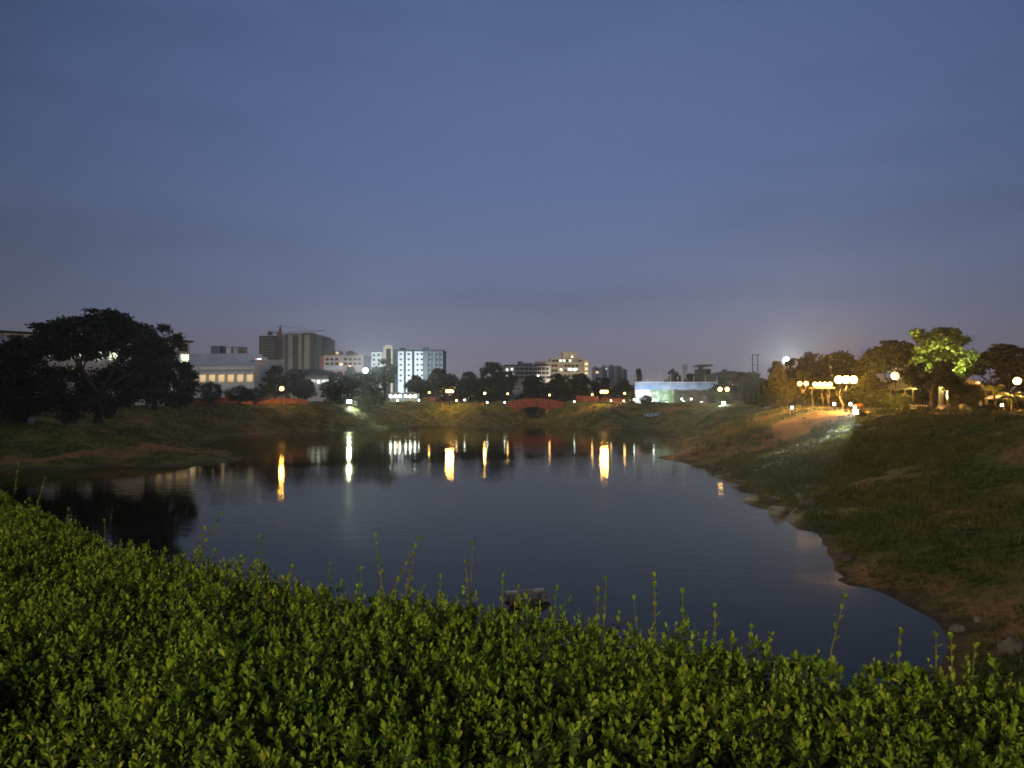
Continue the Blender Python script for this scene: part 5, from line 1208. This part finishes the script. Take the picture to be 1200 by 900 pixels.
# leaves down the far side of the hedge
m_ = 5000; A = r.uniform(-6, 3, m_); add_shoots(np.stack([A, np.interp(A, EX, EY) + r.uniform(.0, .05, m_), r.uniform(4.9, 5.36, m_)], 1), 4, .028, .7)
# long new shoots standing out of the clipped top: (foot px, foot row, tip px, tip row)
SP = [(212, 660, 256, 605), (216, 668, 238, 622), (296, 676, 303, 632), (286, 680, 282, 655), (330, 690, 340, 668), (452, 706, 441, 630), (448, 690, 492, 632), (470, 700, 482, 655), (418, 700, 424, 668), (390, 690, 388, 662), (541, 705, 553, 642), (552, 705, 545, 660), (588, 712, 588, 676), (520, 700, 516, 680),
      (650, 726, 652, 690), (697, 732, 699, 693), (716, 734, 715, 686), (768, 742, 767, 677), (742, 735, 744, 705), (800, 752, 803, 700), (838, 752, 838, 715), (880, 765, 876, 735), (975, 775, 981, 698), (1055, 785, 1054, 742), (1094, 785, 1097, 747), (1116, 788, 1119, 752), (1138, 792, 1137, 757), 
      (12, 590, 20, 545), (40, 600, 52, 562), (78, 622, 84, 598), (120, 640, 124, 612), (170, 660, 172, 640), (248, 678, 250, 648), (600, 715, 606, 690), (905, 768, 902, 745)]
def edge_at(px):
    k = (px - CX) / F; xs_ = np.linspace(-4, 1.6, 800); ys_ = np.interp(xs_, EX, EY) - .06; i = np.argmin(np.abs(xs_ / ys_ - k)); return xs_[i], ys_[i]
hedge = thing('hedge', 'clipped bright green small-leaved hedge running across the foreground', 'hedge', (0, 1.5, 4.3))
H0 = np.array([0, 1.5, 4.3])
def leaf_faces(V): k = np.arange(len(V) // 6)[:, None] * 6; return np.concatenate([k + [0, 5, 4, 3], k + [0, 3, 2, 1]], 1).reshape(-1, 4)
for fx, fy, tx, ty in SP:
    x, y = edge_at(fx); z0 = 5.28; zt = CAMZ + (HY - ty) / F * y; zf = CAMZ + (HY - fy) / F * y; dx_ = (tx - fx) / F * y
    p0 = Vector((x, y, min(z0, zf - .04))); p2 = Vector((x + dx_, y + r.normal(0, .02), zt)); p1 = (p0 + p2) / 2 + Vector((-.12 * dx_, 0, .0)) + Vector(r.normal(0, .006, 3))
    stem = MB().tube([p0 - Vector(H0), p1 - Vector(H0), p2 - Vector(H0)], [.0024, .0018, .0010], 5).build('long_shoot', M['shoot_stem'], hedge); L_ = (p2 - p0).length; n = max(4, int(L_ / .024)); SL = []
    for i in range(n):
        t = (i + 1) / n; pt = p0.lerp(p1, t * 2) if t < .5 else p1.lerp(p2, t * 2 - 1); ax = (p2 - p1).normalized() if t > .5 else (p1 - p0).normalized()
        if t < .99 and r.random() < .12: continue
        for q in range(2 if t < .99 else 4):
            s = .0235 * (1.0 - .25 * t) * r.uniform(.75, 1.2); SL.append(leaf_fan(np.array([pt]), np.array([ax]), np.array([s]), np.array([math.radians(56 - 30 * t) + r.normal(0, .2)]), np.array([i * 1.57 + q * math.pi * (1 if t < .99 else .5) + r.normal(0, .3)])))
    SV = np.concatenate(SL) - H0; lm = mesh_np('shoot_leaves', SV, leaf_faces(SV)); lm.materials.append(M['leaf_hedge']); part('shoot_leaves', lm, stem)
V = np.concatenate(LV) - H0; o = hedge
fm = mesh_np('foliage', V, leaf_faces(V)); fm.materials.append(M['leaf_hedge']); part('foliage', fm, o)
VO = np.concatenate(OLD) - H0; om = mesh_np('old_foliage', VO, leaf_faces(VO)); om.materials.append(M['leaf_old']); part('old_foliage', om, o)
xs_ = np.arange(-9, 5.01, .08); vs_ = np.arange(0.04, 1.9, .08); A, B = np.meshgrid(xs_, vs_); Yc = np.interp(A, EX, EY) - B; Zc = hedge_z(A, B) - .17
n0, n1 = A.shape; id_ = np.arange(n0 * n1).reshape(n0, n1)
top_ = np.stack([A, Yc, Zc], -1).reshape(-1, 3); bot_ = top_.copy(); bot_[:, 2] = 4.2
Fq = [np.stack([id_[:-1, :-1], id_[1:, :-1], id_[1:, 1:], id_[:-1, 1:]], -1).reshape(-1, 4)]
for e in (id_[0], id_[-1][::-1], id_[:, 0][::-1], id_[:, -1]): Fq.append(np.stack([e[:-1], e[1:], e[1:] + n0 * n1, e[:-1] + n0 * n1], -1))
cm = mesh_np('inner_branches', np.concatenate([top_, bot_]) - np.array([0, 1.5, 4.3]), np.concatenate(Fq)); cm.materials.append(M['twig']); part('inner_branches', cm, o)  # solid hull for the twig mass, coloured dark as shade behind the leaves

# ------------------------------------------------------------------ evening air
def haze(density):
    b = MB(); b.box(-1600, 1600, -90, 1650, -3, 75); m = bpy.data.materials.new('evening_air'); m.use_nodes = True; n = m.node_tree.nodes; l = m.node_tree.links
    for k in list(n):
        if k.type == 'BSDF_PRINCIPLED': n.remove(k)
    v = n.new('ShaderNodeVolumePrincipled'); v.inputs['Color'].default_value = (.92, .93, .96, 1); v.inputs['Density'].default_value = density; v.inputs['Anisotropy'].default_value = .7
    l.new(v.outputs[0], n['Material Output'].inputs['Volume']); m.cycles.homogeneous_volume = True if hasattr(m, 'cycles') and hasattr(m.cycles, 'homogeneous_volume') else None
    o = b.build('haze', m); tag(o, 'thin evening haze over the lake', 'haze', kind='stuff'); return o
haze(0.0003)
